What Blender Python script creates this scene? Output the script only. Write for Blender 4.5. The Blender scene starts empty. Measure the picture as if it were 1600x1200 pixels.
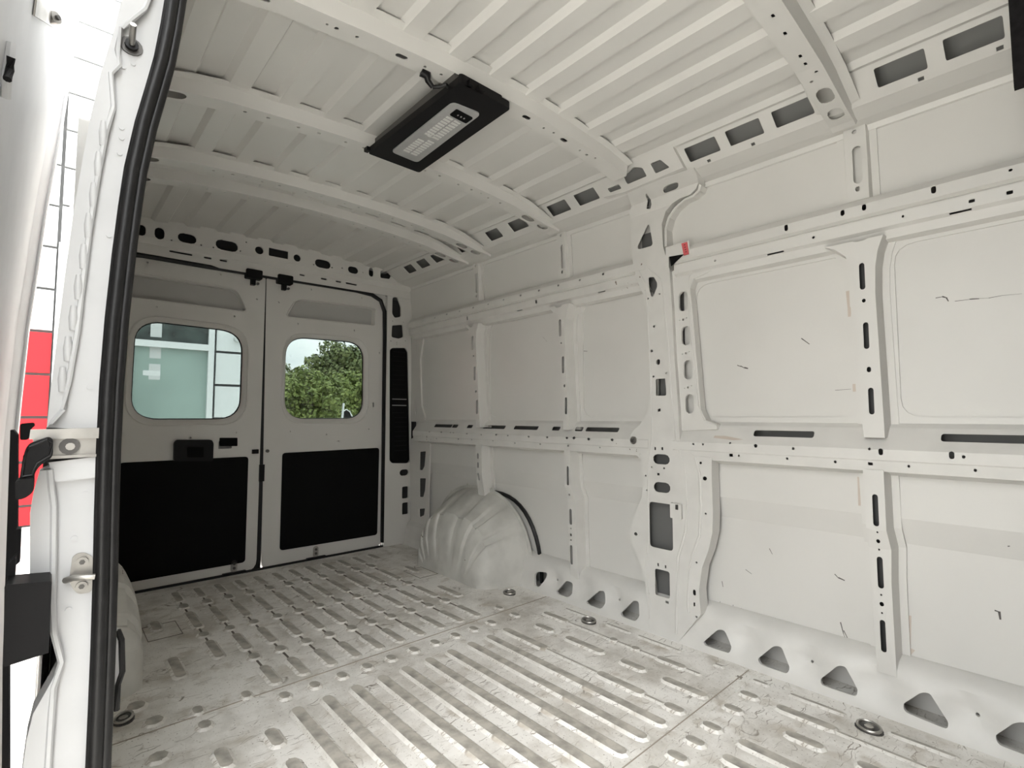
import bpy, math, random
from mathutils import Vector, Matrix, geometry
random.seed(7)
D = bpy.data
SC = bpy.context.scene
COL = SC.collection

# ------------------------------------------------------------------ camera, world, exposure
CAM = Vector((0.0, -0.0368, 0.9098)); YAW, PITCH, ROLL, FPX = 2.4048, 0.0629, -0.0008, 797.35
_f = Vector((math.cos(PITCH)*math.cos(YAW), math.cos(PITCH)*math.sin(YAW), math.sin(PITCH)))
_r0 = Vector((math.sin(YAW), -math.cos(YAW), 0)); _u0 = _r0.cross(_f)
_r = math.cos(ROLL)*_r0 + math.sin(ROLL)*_u0; _u = -math.sin(ROLL)*_r0 + math.cos(ROLL)*_u0
cam = D.objects.new('camera', D.cameras.new('camera')); COL.objects.link(cam)
cam.data.sensor_width = 36; cam.data.lens = FPX/1600*36; cam.data.clip_start = 0.02; cam.data.clip_end = 400
cam.matrix_world = Matrix(((_r.x, _u.x, -_f.x, CAM.x), (_r.y, _u.y, -_f.y, CAM.y), (_r.z, _u.z, -_f.z, CAM.z), (0, 0, 0, 1)))
SC.camera = cam
SC.view_settings.view_transform = 'Standard'; SC.view_settings.look = 'None'
SC.view_settings.gamma = 1; SC.view_settings.use_curve_mapping = False
SC.view_settings.exposure = 1.25
SKY = 5.2                                        # zenith; an overcast sky is three times brighter there than at the horizon
SC.cycles.max_bounces = 14; SC.cycles.diffuse_bounces = 8; SC.cycles.transparent_max_bounces = 12
SC.cycles.sample_clamp_indirect = 6

def newnodes(nt):
    nt.nodes.clear()
    def n(t, **k):
        o = nt.nodes.new(t)
        for a, b in k.items():
            if a.startswith('i_'):
                o.inputs[int(a[2:]) if a[2:].isdigit() else a[2:].replace('_', ' ')].default_value = b
            else: setattr(o, a, b)
        return o
    return n, lambda a, b: nt.links.new(a, b)
W = D.worlds.new('overcast_sky'); SC.world = W; W.use_nodes = True
n, lk = newnodes(W.node_tree)
out = n('ShaderNodeOutputWorld'); bg = n('ShaderNodeBackground', i_1=SKY)
tc = n('ShaderNodeTexCoord'); mp = n('ShaderNodeMapping'); mp.inputs['Scale'].default_value = (1, 1, 2.6)
nz = n('ShaderNodeTexNoise'); nz.inputs['Scale'].default_value = 3.2; nz.inputs['Detail'].default_value = 6
rp = n('ShaderNodeValToRGB'); rp.color_ramp.elements[0].position = .38; rp.color_ramp.elements[0].color = (.70, .745, .76, 1)
rp.color_ramp.elements[1].position = .6; rp.color_ramp.elements[1].color = (1, .99, .97, 1)
lk(tc.outputs['Generated'], mp.inputs[0]); lk(mp.outputs[0], nz.inputs[0]); lk(nz.outputs[0], rp.inputs[0])
sp = n('ShaderNodeSeparateXYZ'); lk(tc.outputs['Generated'], sp.inputs[0])
mr = n('ShaderNodeMapRange'); mr.inputs['From Min'].default_value = 0; mr.inputs['From Max'].default_value = 1
mr.inputs['To Min'].default_value = SKY/3; mr.inputs['To Max'].default_value = SKY
lk(sp.outputs['Z'], mr.inputs['Value']); lk(mr.outputs[0], bg.inputs[1])
lk(rp.outputs[0], bg.inputs[0]); lk(bg.outputs[0], out.inputs[0])

# the sun behind the clouds: a very broad, weak glow from the open door's side
sun = D.objects.new('hazy_sun', D.lights.new('hazy_sun', 'SUN')); COL.objects.link(sun)
sun.data.energy = 1.55; sun.data.angle = math.radians(50); sun.data.color = (1, .98, .95)
sun.rotation_euler = Vector((-.38, .50, -.80)).to_track_quat('-Z', 'Y').to_euler()

# ------------------------------------------------------------------ photo measurements -> points on real planes
def ray(px, py): return _f + (px-800)/FPX*_r - (py-600)/FPX*_u
def at_y(px, py, y):
    d = ray(px, py); return CAM + d*((y-CAM.y)/d.y)
def at_x(px, py, x):
    d = ray(px, py); return CAM + d*((x-CAM.x)/d.x)
def at_z(px, py, z=0.):
    d = ray(px, py); return CAM + d*((z-CAM.z)/d.z)
def interp(prof, z):
    if z <= prof[0][0]: return prof[0][1]
    for (a, b), (c, d) in zip(prof, prof[1:]):
        if z <= c: return b+(d-b)*(z-a)/(c-a)
    return prof[-1][1]
def on_prof(px, py, prof):
    y = 1.86
    for _ in range(14):
        p = at_y(px, py, y); y = .5*y+.5*interp(prof, p.z)
    return (p.x, p.z)
def zz(rx, ry, pts, s=3.): return [(rx+a/s, ry+b/s) for a, b in pts]

# ------------------------------------------------------------------ materials
def mat(name, col, rough=.45, metal=0., var=0., vscale=6., chip=None, spec=.5, bump=0., bscale=200.):
    m = D.materials.new(name); m.use_nodes = True
    n, lk = newnodes(m.node_tree)
    out = n('ShaderNodeOutputMaterial'); b = n('ShaderNodeBsdfPrincipled')
    b.inputs['Roughness'].default_value = rough; b.inputs['Metallic'].default_value = metal
    b.inputs['Specular IOR Level'].default_value = spec
    lk(b.outputs[0], out.inputs[0])
    c4 = (*col, 1)
    b.inputs['Base Color'].default_value = c4
    if var or chip or bump:
        tc = n('ShaderNodeTexCoord')
        src = None
        if var:
            nz = n('ShaderNodeTexNoise'); nz.inputs['Scale'].default_value = vscale; nz.inputs['Detail'].default_value = 5
            lk(tc.outputs['Object'], nz.inputs[0])
            rp = n('ShaderNodeValToRGB')
            rp.color_ramp.elements[0].position = .3; rp.color_ramp.elements[0].color = tuple(c*(1-var) for c in col)+(1,)
            rp.color_ramp.elements[1].position = .62; rp.color_ramp.elements[1].color = c4
            lk(nz.outputs[0], rp.inputs[0]); src = rp.outputs[0]
        if chip:
            ccol, th, sc = chip
            nz = n('ShaderNodeTexNoise'); nz.inputs['Scale'].default_value = sc; nz.inputs['Detail'].default_value = 4
            lk(tc.outputs['Object'], nz.inputs[0])
            n2 = n('ShaderNodeTexNoise'); n2.inputs['Scale'].default_value = 3.1; lk(tc.outputs['Object'], n2.inputs[0])
            mu = n('ShaderNodeMath', operation='MULTIPLY'); lk(nz.outputs[0], mu.inputs[0]); lk(n2.outputs[0], mu.inputs[1])
            rr = n('ShaderNodeValToRGB'); rr.color_ramp.elements[0].position = th; rr.color_ramp.elements[1].position = th+.02
            lk(mu.outputs[0], rr.inputs[0])
            mx = n('ShaderNodeMix', data_type='RGBA'); mx.inputs[7].default_value = (*ccol, 1)
            lk(rr.outputs[0], mx.inputs[0])
            if src: lk(src, mx.inputs[6])
            else: mx.inputs[6].default_value = c4
            src = mx.outputs[2]
        if src: lk(src, b.inputs['Base Color'])
        if bump:
            nb = n('ShaderNodeTexNoise'); nb.inputs['Scale'].default_value = bscale; lk(tc.outputs['Object'], nb.inputs[0])
            bp = n('ShaderNodeBump'); bp.inputs['Strength'].default_value = bump; bp.inputs['Distance'].default_value = .002
            lk(nb.outputs[0], bp.inputs['Height']); lk(bp.outputs[0], b.inputs['Normal'])
    return m
M = {}
M['paint'] = mat('white_paint', (.655, .642, .615), .42, var=.05, vscale=2.5)
M['chipped'] = mat('chipped_white_paint', (.655, .642, .615), .45, var=.08, vscale=9, chip=((.20, .17, .14), .47, 45))
M['jamb'] = mat('jamb_white_paint', (.60, .60, .605), .42, var=.08, vscale=9)
M['dusty'] = mat('dusty_white_paint', (.60, .59, .555), .6, var=.22, vscale=8, chip=((.12, .10, .08), .42, 38))
M['worn'] = mat('worn_rib_top', (.50, .47, .42), .55, var=.5, vscale=24)
M['groove'] = mat('grimy_groove', (.16, .14, .12), .8)
M['rubber'] = mat('black_rubber', (.008, .0075, .0078), .42, spec=.35, var=.4, vscale=40, bump=.15)
M['plastic'] = mat('black_plastic', (.005, .0045, .005), .55, spec=.2, bump=.1, bscale=400)
M['trim'] = mat('black_trim_board', (.004, .004, .004), .85, spec=.15)
M['net'] = mat('mottled_black_fabric', (.012, .011, .012), .9, var=.6, vscale=60, spec=.2)
M['steel'] = mat('bare_steel', (.48, .46, .43), .38, metal=.85, var=.35, vscale=16)
M['darksteel'] = mat('dark_steel', (.12, .115, .11), .45, metal=.7)
M['scuff'] = mat('scuff_mark', (.10, .09, .085), .7)
M['glue'] = mat('beige_sealant', (.55, .48, .42), .7)
M['red'] = mat('red_tape', (.62, .11, .12), .6)
M['ink'] = mat('dark_ink', (.08, .02, .02), .7)
M['lens'] = mat('lamp_lens', (.36, .36, .355), .3, var=.1, vscale=30)
M['led'] = mat('led_chip', (.62, .62, .60), .4)
M['bwhite'] = mat('building_white_panel', (.56, .57, .575), .4)
M['bred'] = mat('building_red_panel', (.50, .012, .016), .55, spec=.15)
M['bjoint'] = mat('panel_joint', (.09, .09, .09), .8)
M['bgrey'] = mat('building_grey', (.45, .46, .46), .6)
M['darkglass'] = mat('tree_reflection_glass', (.035, .05, .045), .08, var=.8, vscale=5)  # dark tone painted in for the trees mirrored in the pane
M['frost'] = mat('frosted_window_glass', (.24, .31, .285), .25, var=.16, vscale=1.6)
M['cavity'] = mat('cavity_shade', (.05, .05, .05), .6)  # shade of unlit hollows put into the colour
M['skin_shade'] = mat('skin_shade_grey', (.34, .34, .33), .6)  # darkened skin colour, stands in for shade behind the rail holes
M['deep'] = mat('hole_shade_grey', (.14, .14, .135), .6)  # dark backing colour, painted shade inside pillar and gusset holes
M['seam'] = mat('dirty_seam', (.34, .30, .25), .8)
M['thin'] = mat('recess_shade_paint', (.45, .445, .43), .5)  # van paint darkened, recess shade put into the colour
M['blocker'] = mat('blocker_dark', (.16, .16, .16), .7)  # dark colour of the added front blocker, keeps bounced light low
M['bark'] = mat('bark', (.12, .09, .06), .9)
M['concrete'] = mat('pale_concrete', (.66, .635, .58), .85, var=.25, vscale=14)
def leafmat(name, a, b):
    m = mat(name, a, .6, spec=.25); nt = m.node_tree
    bs = [x for x in nt.nodes if x.type == 'BSDF_PRINCIPLED'][0]
    g = nt.nodes.new('ShaderNodeNewGeometry'); mx = nt.nodes.new('ShaderNodeMix'); mx.data_type = 'RGBA'
    mx.inputs[6].default_value = (*a, 1); mx.inputs[7].default_value = (*b, 1)
    nt.links.new(g.outputs['Random Per Island'], mx.inputs[0]); nt.links.new(mx.outputs[2], bs.inputs['Base Color'])
    return m
M['leaf_a'] = leafmat('leaf_green', (.085, .115, .028), (.20, .235, .07))
M['leaf_b'] = leafmat('leaf_dark', (.06, .08, .028), (.15, .17, .065))
def glass(name, tint):
    m = D.materials.new(name); m.use_nodes = True
    n, lk = newnodes(m.node_tree)
    o = n('ShaderNodeOutputMaterial'); t = n('ShaderNodeBsdfTransparent'); g = n('ShaderNodeBsdfGlossy')
    t.inputs[0].default_value = (*tint, 1); g.inputs['Roughness'].default_value = .02
    fr = n('ShaderNodeFresnel'); fr.inputs[0].default_value = 1.45
    mx = n('ShaderNodeMixShader'); lk(fr.outputs[0], mx.inputs[0]); lk(t.outputs[0], mx.inputs[1]); lk(g.outputs[0], mx.inputs[2])
    lk(mx.outputs[0], o.inputs[0]); return m
M['glass'] = glass('green_tinted_glass', (.43, .465, .46))
# the floor: dusty white paint with fine random scratches
def floormat():
    m = D.materials.new('scratched_floor_paint'); m.use_nodes = True
    n, lk = newnodes(m.node_tree)
    o = n('ShaderNodeOutputMaterial'); b = n('ShaderNodeBsdfPrincipled'); lk(b.outputs[0], o.inputs[0])
    b.inputs['Roughness'].default_value = .5
    tc = n('ShaderNodeTexCoord')
    nz = n('ShaderNodeTexNoise'); nz.inputs['Scale'].default_value = 3.5; nz.inputs['Detail'].default_value = 8; nz.inputs['Roughness'].default_value = .65
    lk(tc.outputs['Object'], nz.inputs[0])
    rp = n('ShaderNodeValToRGB'); e = rp.color_ramp.elements
    e[0].position = .32; e[0].color = (.46, .43, .38, 1); e[1].position = .55; e[1].color = (.82, .80, .765, 1)
    lk(nz.outputs[0], rp.inputs[0]); last = rp.outputs[0]
    for k, (rot, sc, th) in enumerate([(.4, 20, .006), (1.25, 15, .006), (2.5, 24, .006), (2.0, 9, .004)]):
        dn = n('ShaderNodeTexNoise'); dn.inputs['Scale'].default_value = 9+3*k; lk(tc.outputs['Object'], dn.inputs[0])
        va = n('ShaderNodeVectorMath', operation='MULTIPLY_ADD'); lk(dn.outputs['Color'], va.inputs[0])
        va.inputs[1].default_value = (.05, .05, .05); lk(tc.outputs['Object'], va.inputs[2])
        mp = n('ShaderNodeMapping'); mp.inputs['Rotation'].default_value = (0, 0, rot); mp.inputs['Scale'].default_value = (1, .16, 1)
        lk(va.outputs[0], mp.inputs[0])
        vo = n('ShaderNodeTexVoronoi', feature='DISTANCE_TO_EDGE'); vo.inputs['Scale'].default_value = sc; lk(mp.outputs[0], vo.inputs[0])
        r2 = n('ShaderNodeValToRGB'); r2.color_ramp.elements[0].position = th; r2.color_ramp.elements[0].color = (1, 1, 1, 1)
        r2.color_ramp.elements[1].position = th*3; r2.color_ramp.elements[1].color = (0, 0, 0, 1)
        lk(vo.outputs[0], r2.inputs[0])
        mk = n('ShaderNodeTexNoise'); mk.inputs['Scale'].default_value = 17-3*k; mk.inputs['Detail'].default_value = 3; lk(tc.outputs['Object'], mk.inputs[0])
        r3 = n('ShaderNodeValToRGB'); r3.color_ramp.elements[0].position = .53; r3.color_ramp.elements[1].position = .66; lk(mk.outputs[0], r3.inputs[0])
        mu = n('ShaderNodeMath', operation='MULTIPLY'); lk(r2.outputs[0], mu.inputs[0]); lk(r3.outputs[0], mu.inputs[1])
        mx = n('ShaderNodeMix', data_type='RGBA'); mx.inputs[7].default_value = (.25, .22, .185, 1)
        lk(mu.outputs[0], mx.inputs[0]); lk(last, mx.inputs[6]); last = mx.outputs[2]
    for sc, lo, hi, c in ((150, .63, .70, (.30, .26, .22, 1)), (11, .56, .74, (.50, .455, .39, 1))):   # specks and brown smears
        nz = n('ShaderNodeTexNoise'); nz.inputs['Scale'].default_value = sc; nz.inputs['Detail'].default_value = 4; lk(tc.outputs['Object'], nz.inputs[0])
        r2 = n('ShaderNodeValToRGB'); r2.color_ramp.elements[0].position = lo; r2.color_ramp.elements[1].position = hi; lk(nz.outputs[0], r2.inputs[0])
        mx = n('ShaderNodeMix', data_type='RGBA'); mx.inputs[7].default_value = c; lk(r2.outputs[0], mx.inputs[0]); lk(last, mx.inputs[6]); last = mx.outputs[2]
    lk(last, b.inputs['Base Color'])
    return m
M['floor'] = floormat()

# ------------------------------------------------------------------ mesh helpers
class MB:
    def __init__(s): s.v = []; s.f = []; s.m = []; s.mats = []
    def mi(s, m):
        if m not in s.mats: s.mats.append(m)
        return s.mats.index(m)
    def add(s, vs, fs, m):
        o = len(s.v); s.v += [tuple(v) for v in vs]; k = s.mi(m)
        for f in fs: s.f.append(tuple(i+o for i in f)); s.m.append(k)
    def box(s, a, b, m):
        x0, y0, z0 = a; x1, y1, z1 = b
        vs = [(x, y, z) for x in (x0, x1) for y in (y0, y1) for z in (z0, z1)]
        s.add(vs, [(0, 1, 3, 2), (4, 6, 7, 5), (0, 4, 5, 1), (2, 3, 7, 6), (0, 2, 6, 4), (1, 5, 7, 3)], m)
    def prism(s, poly, F, w0, w1, m):          # closed solid from a 2D outline, F(u, v, w)
        k = len(poly)
        s.add([F(u, v, w0) for u, v in poly]+[F(u, v, w1) for u, v in poly],
              [tuple(range(k)), tuple(range(2*k-1, k-1, -1))]+[(i, i+k, (i+1) % k+k, (i+1) % k) for i in range(k)], m)
    def tube(s, pts, r, m, k=10, cap=True, sx=1.):
        pts = [Vector(p) for p in pts]; rings = []; up = Vector((.13, .21, .97)).normalized()
        for i, p in enumerate(pts):
            t = (pts[min(i+1, len(pts)-1)]-pts[max(i-1, 0)]).normalized()
            a = t.cross(up); a = a.normalized() if a.length > .05 else t.cross(Vector((1, 0, 0))).normalized()
            b = t.cross(a).normalized(); rr = r[i] if isinstance(r, (list, tuple)) else r
            rings.append([p+rr*(math.cos(2*math.pi*j/k)*a*sx+math.sin(2*math.pi*j/k)*b) for j in range(k)])
        vs = [q for g in rings for q in g]
        fs = [(i*k+j, i*k+(j+1) % k, (i+1)*k+(j+1) % k, (i+1)*k+j) for i in range(len(pts)-1) for j in range(k)]
        if cap: fs += [tuple(range(k-1, -1, -1)), tuple((len(pts)-1)*k+j for j in range(k))]
        s.add(vs, fs, m)
    def grid(s, rows, m):
        k = len(rows[0]); s.add([p for r in rows for p in r], [(i*k+j, i*k+j+1, (i+1)*k+j+1, (i+1)*k+j) for i in range(len(rows)-1) for j in range(k-1)], m)
    def plate(s, outer, holes, F, m, th=.003, skirt=None, vl=(), ul=(), back=False):
        co = []; ed = []
        for ring in [outer]+list(holes):
            o = len(co); k = len(ring); co += [Vector(p) for p in ring]; ed += [(o+i, o+(i+1) % k) for i in range(k)]
        us = [p[0] for p in outer]; vs_ = [p[1] for p in outer]
        u0, u1, v0, v1 = min(us)-.5, max(us)+.5, min(vs_)-.5, max(vs_)+.5
        for v in vl: co += [Vector((u0, v)), Vector((u1, v))]; ed.append((len(co)-2, len(co)-1))
        for u in ul: co += [Vector((u, v0)), Vector((u, v1))]; ed.append((len(co)-2, len(co)-1))
        V, _, T, *_x = geometry.delaunay_2d_cdt(co, ed, [], 0, 1e-6)
        hb = [(min(p[0] for p in h), max(p[0] for p in h), min(p[1] for p in h), max(p[1] for p in h), h) for h in holes]
        keep = []
        for t in T:
            cx = sum(V[i][0] for i in t)/3; cy = sum(V[i][1] for i in t)/3
            if not inside((cx, cy), outer): continue
            if any(a < cx < b and c < cy < d and inside((cx, cy), h) for a, b, c, d, h in hb): continue
            keep.append(tuple(t))
        use = {}; rem = {}
        for t in keep:
            for i in t: rem.setdefault(i, len(rem))
        idx = {i: k for i, k in rem.items()}; ordv = sorted(idx, key=idx.get)
        cnt = {}
        for t in keep:
            for a, b in zip(t, t[1:]+t[:1]):
                e = (min(a, b), max(a, b)); cnt[e] = cnt.get(e, 0)+1
        vs = [F(V[i][0], V[i][1], 0) for i in ordv]; fs = [tuple(idx[i] for i in t) for t in keep]
        nb = {}
        def ex(i, d):
            if (i, d) not in nb: nb[(i, d)] = len(vs); vs.append(F(V[i][0], V[i][1], d))
            return nb[(i, d)]
        for (a, b), c in cnt.items():
            if c == 1:
                d = th
                if skirt:
                    mx = ((V[a][0]+V[b][0])/2, (V[a][1]+V[b][1])/2)
                    if onring(mx, outer): d = skirt
                fs.append((idx[a], idx[b], ex(b, d), ex(a, d)))
        if back: fs += [tuple(ex(i, th) for i in reversed(t)) for t in keep]
        s.add(vs, fs, m)
    def build(s, name, parent=None, smooth=None, label=None, kind=None):
        me = D.meshes.new(name); me.from_pydata(s.v, [], s.f)
        for m in s.mats: me.materials.append(m)
        me.polygons.foreach_set('material_index', s.m)
        if smooth: me.shade_smooth(); me.set_sharp_from_angle(angle=math.radians(smooth))
        me.update()
        o = D.objects.new(name, me); COL.objects.link(o)
        if parent: o.parent = parent; o.matrix_parent_inverse = parent.matrix_world.inverted() if False else Matrix.Translation(-parent.location)
        if label: o['label'] = label
        if kind: o['kind'] = kind
        return o
def inside(p, poly):
    x, y = p; c = False; k = len(poly); j = k-1
    for i in range(k):
        xi, yi = poly[i]; xj, yj = poly[j]
        if (yi > y) != (yj > y) and x < (xj-xi)*(y-yi)/(yj-yi)+xi: c = not c
        j = i
    return c
def onring(p, poly):
    for a, b in zip(poly, poly[1:]+poly[:1]):
        dx, dy = b[0]-a[0], b[1]-a[1]; L = dx*dx+dy*dy
        if L < 1e-14: continue
        t = max(0, min(1, ((p[0]-a[0])*dx+(p[1]-a[1])*dy)/L))
        if abs(p[0]-a[0]-t*dx)+abs(p[1]-a[1]-t*dy) < 2e-5: return True
    return False
def rnd(pts, r, k=4):                           # outline with rounded corners
    o = []; N = len(pts)
    for i in range(N):
        p = Vector(pts[i][:2]); a = Vector(pts[i-1][:2])-p; b = Vector(pts[(i+1) % N][:2])-p
        d = min(r, a.length*.48, b.length*.48)
        A = p+a.normalized()*d; B = p+b.normalized()*d
        for j in range(k+1):
            t = j/k; q = A*(1-t)**2+p*2*t*(1-t)+B*t*t; o.append((q.x, q.y))
    return o
def rect(cx, cy, w, h, r=0.): 
    p = [(cx-w/2, cy-h/2), (cx+w/2, cy-h/2), (cx+w/2, cy+h/2), (cx-w/2, cy+h/2)]
    return rnd(p, r) if r else p
def circ(cx, cy, r, k=10, ry=None): return [(cx+r*math.cos(2*math.pi*j/k), cy+(ry or r)*math.sin(2*math.pi*j/k)) for j in range(k)]
def stad(cx, cy, w, h, k=5):
    r = min(w, h)/2; o = []
    if w >= h:
        for j in range(k+1): a = -math.pi/2+math.pi*j/k; o.append((cx+w/2-r+r*math.cos(a), cy+r*math.sin(a)))
        for j in range(k+1): a = math.pi/2+math.pi*j/k; o.append((cx-w/2+r+r*math.cos(a), cy+r*math.sin(a)))
    else:
        for j in range(k+1): a = math.pi*j/k; o.append((cx+r*math.cos(a), cy+h/2-r+r*math.sin(a)))
        for j in range(k+1): a = math.pi+math.pi*j/k; o.append((cx+r*math.cos(a), cy-h/2+r+r*math.sin(a)))
    return o
def empty(name, loc=(0, 0, 0)):
    o = D.objects.new(name, None); COL.objects.link(o); o.location = loc; o.empty_display_size = .1; return o
def tag(o, label, cat, group=None):
    o['label'] = label; o['category'] = cat
    if group: o['group'] = group
    return o
def struct(o): o['kind'] = 'structure'; return o

FACE = 1.873; SKIN = 1.942; LR = -3.283; XF = 0.62
def Fw(prof, off=0.): return lambda x, z, w: (x, interp(prof, z)+off+w, z)
flat = [(0, FACE), (3, FACE)]
def wpts(pts, prof=flat): return [on_prof(a, b, prof) for a, b in pts]
def wshape(kind, rx, ry, a, b, w, h=None, prof=flat, s=3., r=None):
    # a hole measured in a 3x enlargement: centre (a, b), size (w, h)
    h = h or w; cx, cz = on_prof(rx+a/s, ry+b/s, prof)
    p = on_prof(rx+(a+w/2)/s, ry+b/s, prof); q = on_prof(rx+(a-w/2)/s, ry+b/s, prof)
    t = on_prof(rx+a/s, ry+(b-h/2)/s, prof); u = on_prof(rx+a/s, ry+(b+h/2)/s, prof)
    W_, H_ = abs(p[0]-q[0]), abs(t[1]-u[1])
    if kind == 'c': return circ(cx, cz, W_/2, 8, H_/2)
    if kind == 's': return stad(cx, cz, W_, H_)
    return rect(cx, cz, W_, H_, (r or .15)*min(W_, H_))

# ================================================================== RIGHT-HAND WALL (the long wall facing the side door)
wall = struct(empty('wall_right', (0, FACE, 0)))
CANT = [(1.835, 1.940), (1.842, 1.912), (1.858, 1.905), (1.862, 1.862), (1.876, 1.80), (1.948, 1.70), (1.966, 1.64), (1.975, 1.60)]
BELT = [(1.462, 1.936), (1.468, 1.905), (1.492, 1.892), (1.50, 1.878), (1.538, 1.876), (1.545, 1.884), (1.552, 1.872), (1.588, 1.873), (1.612, 1.893), (1.622, 1.93)]
MIDR = [(.722, 1.936), (.732, 1.915), (.738, 1.877), (.770, 1.873), (.774, 1.870), (.806, 1.870), (.814, 1.876), (.872, 1.918), (.886, 1.936)]
BACK = [(-.12, 2.02), (.12, 2.02), (.2, 2.0), (1.5, 2.0), (1.70, 1.99), (1.80, 1.96), (1.87, 1.935), (1.94, 1.86), (1.985, 1.76), (1.995, 1.60)]
b = MB(); b.grid([[(x, y, z) for z, y in BACK] for x in (LR-.09, XF)], M['skin_shade']); b.grid([[(x, 2.012, z) for z in (-.1, .2)] for x in (LR-.02, XF)], M['paint']); b.build('outer_skin', wall)  # skin colour carries the hole shade; sill strip stays plain paint
# skin panels of each bay, with a shallow rim that has rounded corners
SKP = [(0., 1.968), (.165, 1.966), (.512, 1.962), (.592, 1.940), (.9, SKIN), (1.5, SKIN), (1.62, 1.936), (1.87, 1.918)]
bays = [(LR, -2.44, .14, .735), (-2.44, -1.69, .14, .735), (-1.69, -1.20, .14, .735), (-1.05, -.42, .14, .735), (-.42, XF, .14, .735),
        (LR, -2.43, .87, 1.50), (-2.43, -1.70, .87, 1.50), (-1.70, -1.22, .87, 1.50), (-1.09, -.42, .87, 1.48), (-.42, XF, .87, 1.48),
        (LR, -2.46, 1.61, 1.85), (-2.46, -1.73, 1.61, 1.86), (-1.73, -1.18, 1.61, 1.86), (-1.18, -.45, 1.61, 1.86), (-.45, XF, 1.61, 1.86)]
for x0, x1, z0, z1 in bays:
    b = MB(); o = [(x0, z0), (x1, z0), (x1, z1), (x0, z1)]
    b.plate(o, [], Fw(SKP), M['paint'], .001, vl=[z for z, _ in SKP])
    if .8 < z0 < 1:
        b.plate(o, [rnd([(x0+.055, z0+.035), (x1-.055, z0+.035), (x1-.055, z1-.03), (x0+.055, z1-.03)], .06)], Fw(SKP, -.006), M['paint'], .006, vl=[1.5])
    b.build('skin_panel', wall)

# sill rail with triangular holes and shallow dents between them
tri = [[(107, 295), (125, 278), (165, 283), (160, 310), (130, 352), (108, 345)], [(205, 375), (260, 320), (285, 330), (283, 385), (265, 400), (215, 385)],
       [(347, 420), (415, 367), (435, 370), (438, 430), (420, 455), (350, 430)], [(508, 475), (575, 413), (598, 418), (600, 490), (580, 512), (515, 490)],
       [(897, 610), (970, 548), (1000, 552), (1030, 635), (1020, 662), (905, 625)], [(1150, 690), (1230, 625), (1265, 628), (1303, 735), (1290, 757), (1165, 715)],
       [(1445, 785), (1530, 717), (1565, 720), (1622, 835), (1615, 865), (1450, 810)], [(1832, 900), (1920, 842), (1960, 845), (2047, 990), (2040, 1018), (1840, 935)],
       [(2263, 1050), (2360, 980), (2430, 985), (2530, 1130), (2500, 1170), (2280, 1090)]]
SILL = [(0, 1.874), (.022, 1.876), (.05, 1.886), (.135, 1.905), (.155, 1.925), (.172, 1.955)]
holes = [rnd(wpts(zz(800, 800, t), SILL), .014) for t in tri]
cs = [sum(p[0] for p in h)/len(h) for h in holes]
dents = [(.5*(a+c), .085) for a, c in zip(cs, cs[1:]) if abs(a-c) < .3]
def Fsill(x, z, w):
    y = interp(SILL, z)
    for cx, cz in dents: y += .022*math.exp(-((x-cx)/.045)**2-((z-cz)/.04)**2)
    for cx in cs: y -= .006*math.exp(-((x-cx)/.05)**4-((z-.08)/.06)**4)
    return (x, y+w, z)
holes += [circ(x+.012, z-.005, .005, 8) for x, z in dents[::2]]
xs = [LR+.01+.03*i for i in range(int((XF-LR)/.03)+1)]
b = MB(); b.plate([(-2.06, 0), (XF, 0), (XF, .172), (-2.06, .172)], holes, Fsill, M['chipped'], .012, vl=[.022, .05, .075, .1, .135, .155], ul=[x for x in xs if x > -2.06])
b.build('sill_rail', wall, smooth=40)
b = MB(); b.plate([(LR+.02, 0), (-2.06, 0), (-2.06, .172), (LR+.02, .172)], [], Fsill, M['chipped'], .012, vl=[.022, .05, .135, .155]); b.build('sill_rail', wall)

# cant rail under the roof, with rectangular holes
ch = [(0, [(1203, 178), (1272, 156), (1272, 180), (1212, 201)])]
quads = ([zz(1200, 0, q) for q in ([(497, 330), (735, 237), (748, 322), (515, 415)], [(820, 203), (1100, 83), (1112, 180), (835, 287)], [(18, 535), (200, 460), (218, 535), (40, 603)])]
  + [zz(800, 0, q) for q in ([(1003, 628), (1160, 560), (1183, 625), (1025, 690)], [(815, 705), (960, 648), (975, 710), (830, 762)], [(172, 975), (258, 942), (277, 988), (190, 1020)], [(297, 925), (390, 888), (412, 932), (318, 970)], [(-2, 1055), (60, 1027), (75, 1060), (0, 1090)])]
  + [zz(400, 0, q) for q in ([(1078, 1095), (1135, 1075), (1160, 1110), (1105, 1135)], [(940, 1155), (985, 1138), (1012, 1165), (968, 1188)])]
  + [zz(400, 400, q) for q in ([(697, 55), (732, 43), (755, 72), (718, 86)], [(757, 35), (795, 18), (820, 45), (782, 62)], [(825, 10), (865, -10), (890, 12), (850, 35)])])
holes = []
for q in quads:
    p = wpts(q, CANT); x0 = sum(sorted(a for a, _ in p)[:2])/2; x1 = sum(sorted(a for a, _ in p)[2:])/2
    holes.append(rect((x0+x1)/2, 1.913, x1-x0, .036, .005))
for a, c in ((717, 369), (1087, 225)):
    x, z = on_prof(1200+a/3, c/3, CANT); holes.append(rect(x, z, .014, .007))
for a, c in ((923, 753), (1130, 675)):
    x, z = on_prof(800+a/3, c/3, CANT); holes.append(rect(x, z, .013, .007))
b = MB(); b.plate([(-3.26, 1.835), (XF, 1.835), (XF, 1.975), (-3.26, 1.975)], holes, Fw(CANT), M['paint'], .002, vl=[z for z, _ in CANT]); b.build('cant_rail', wall)

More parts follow.
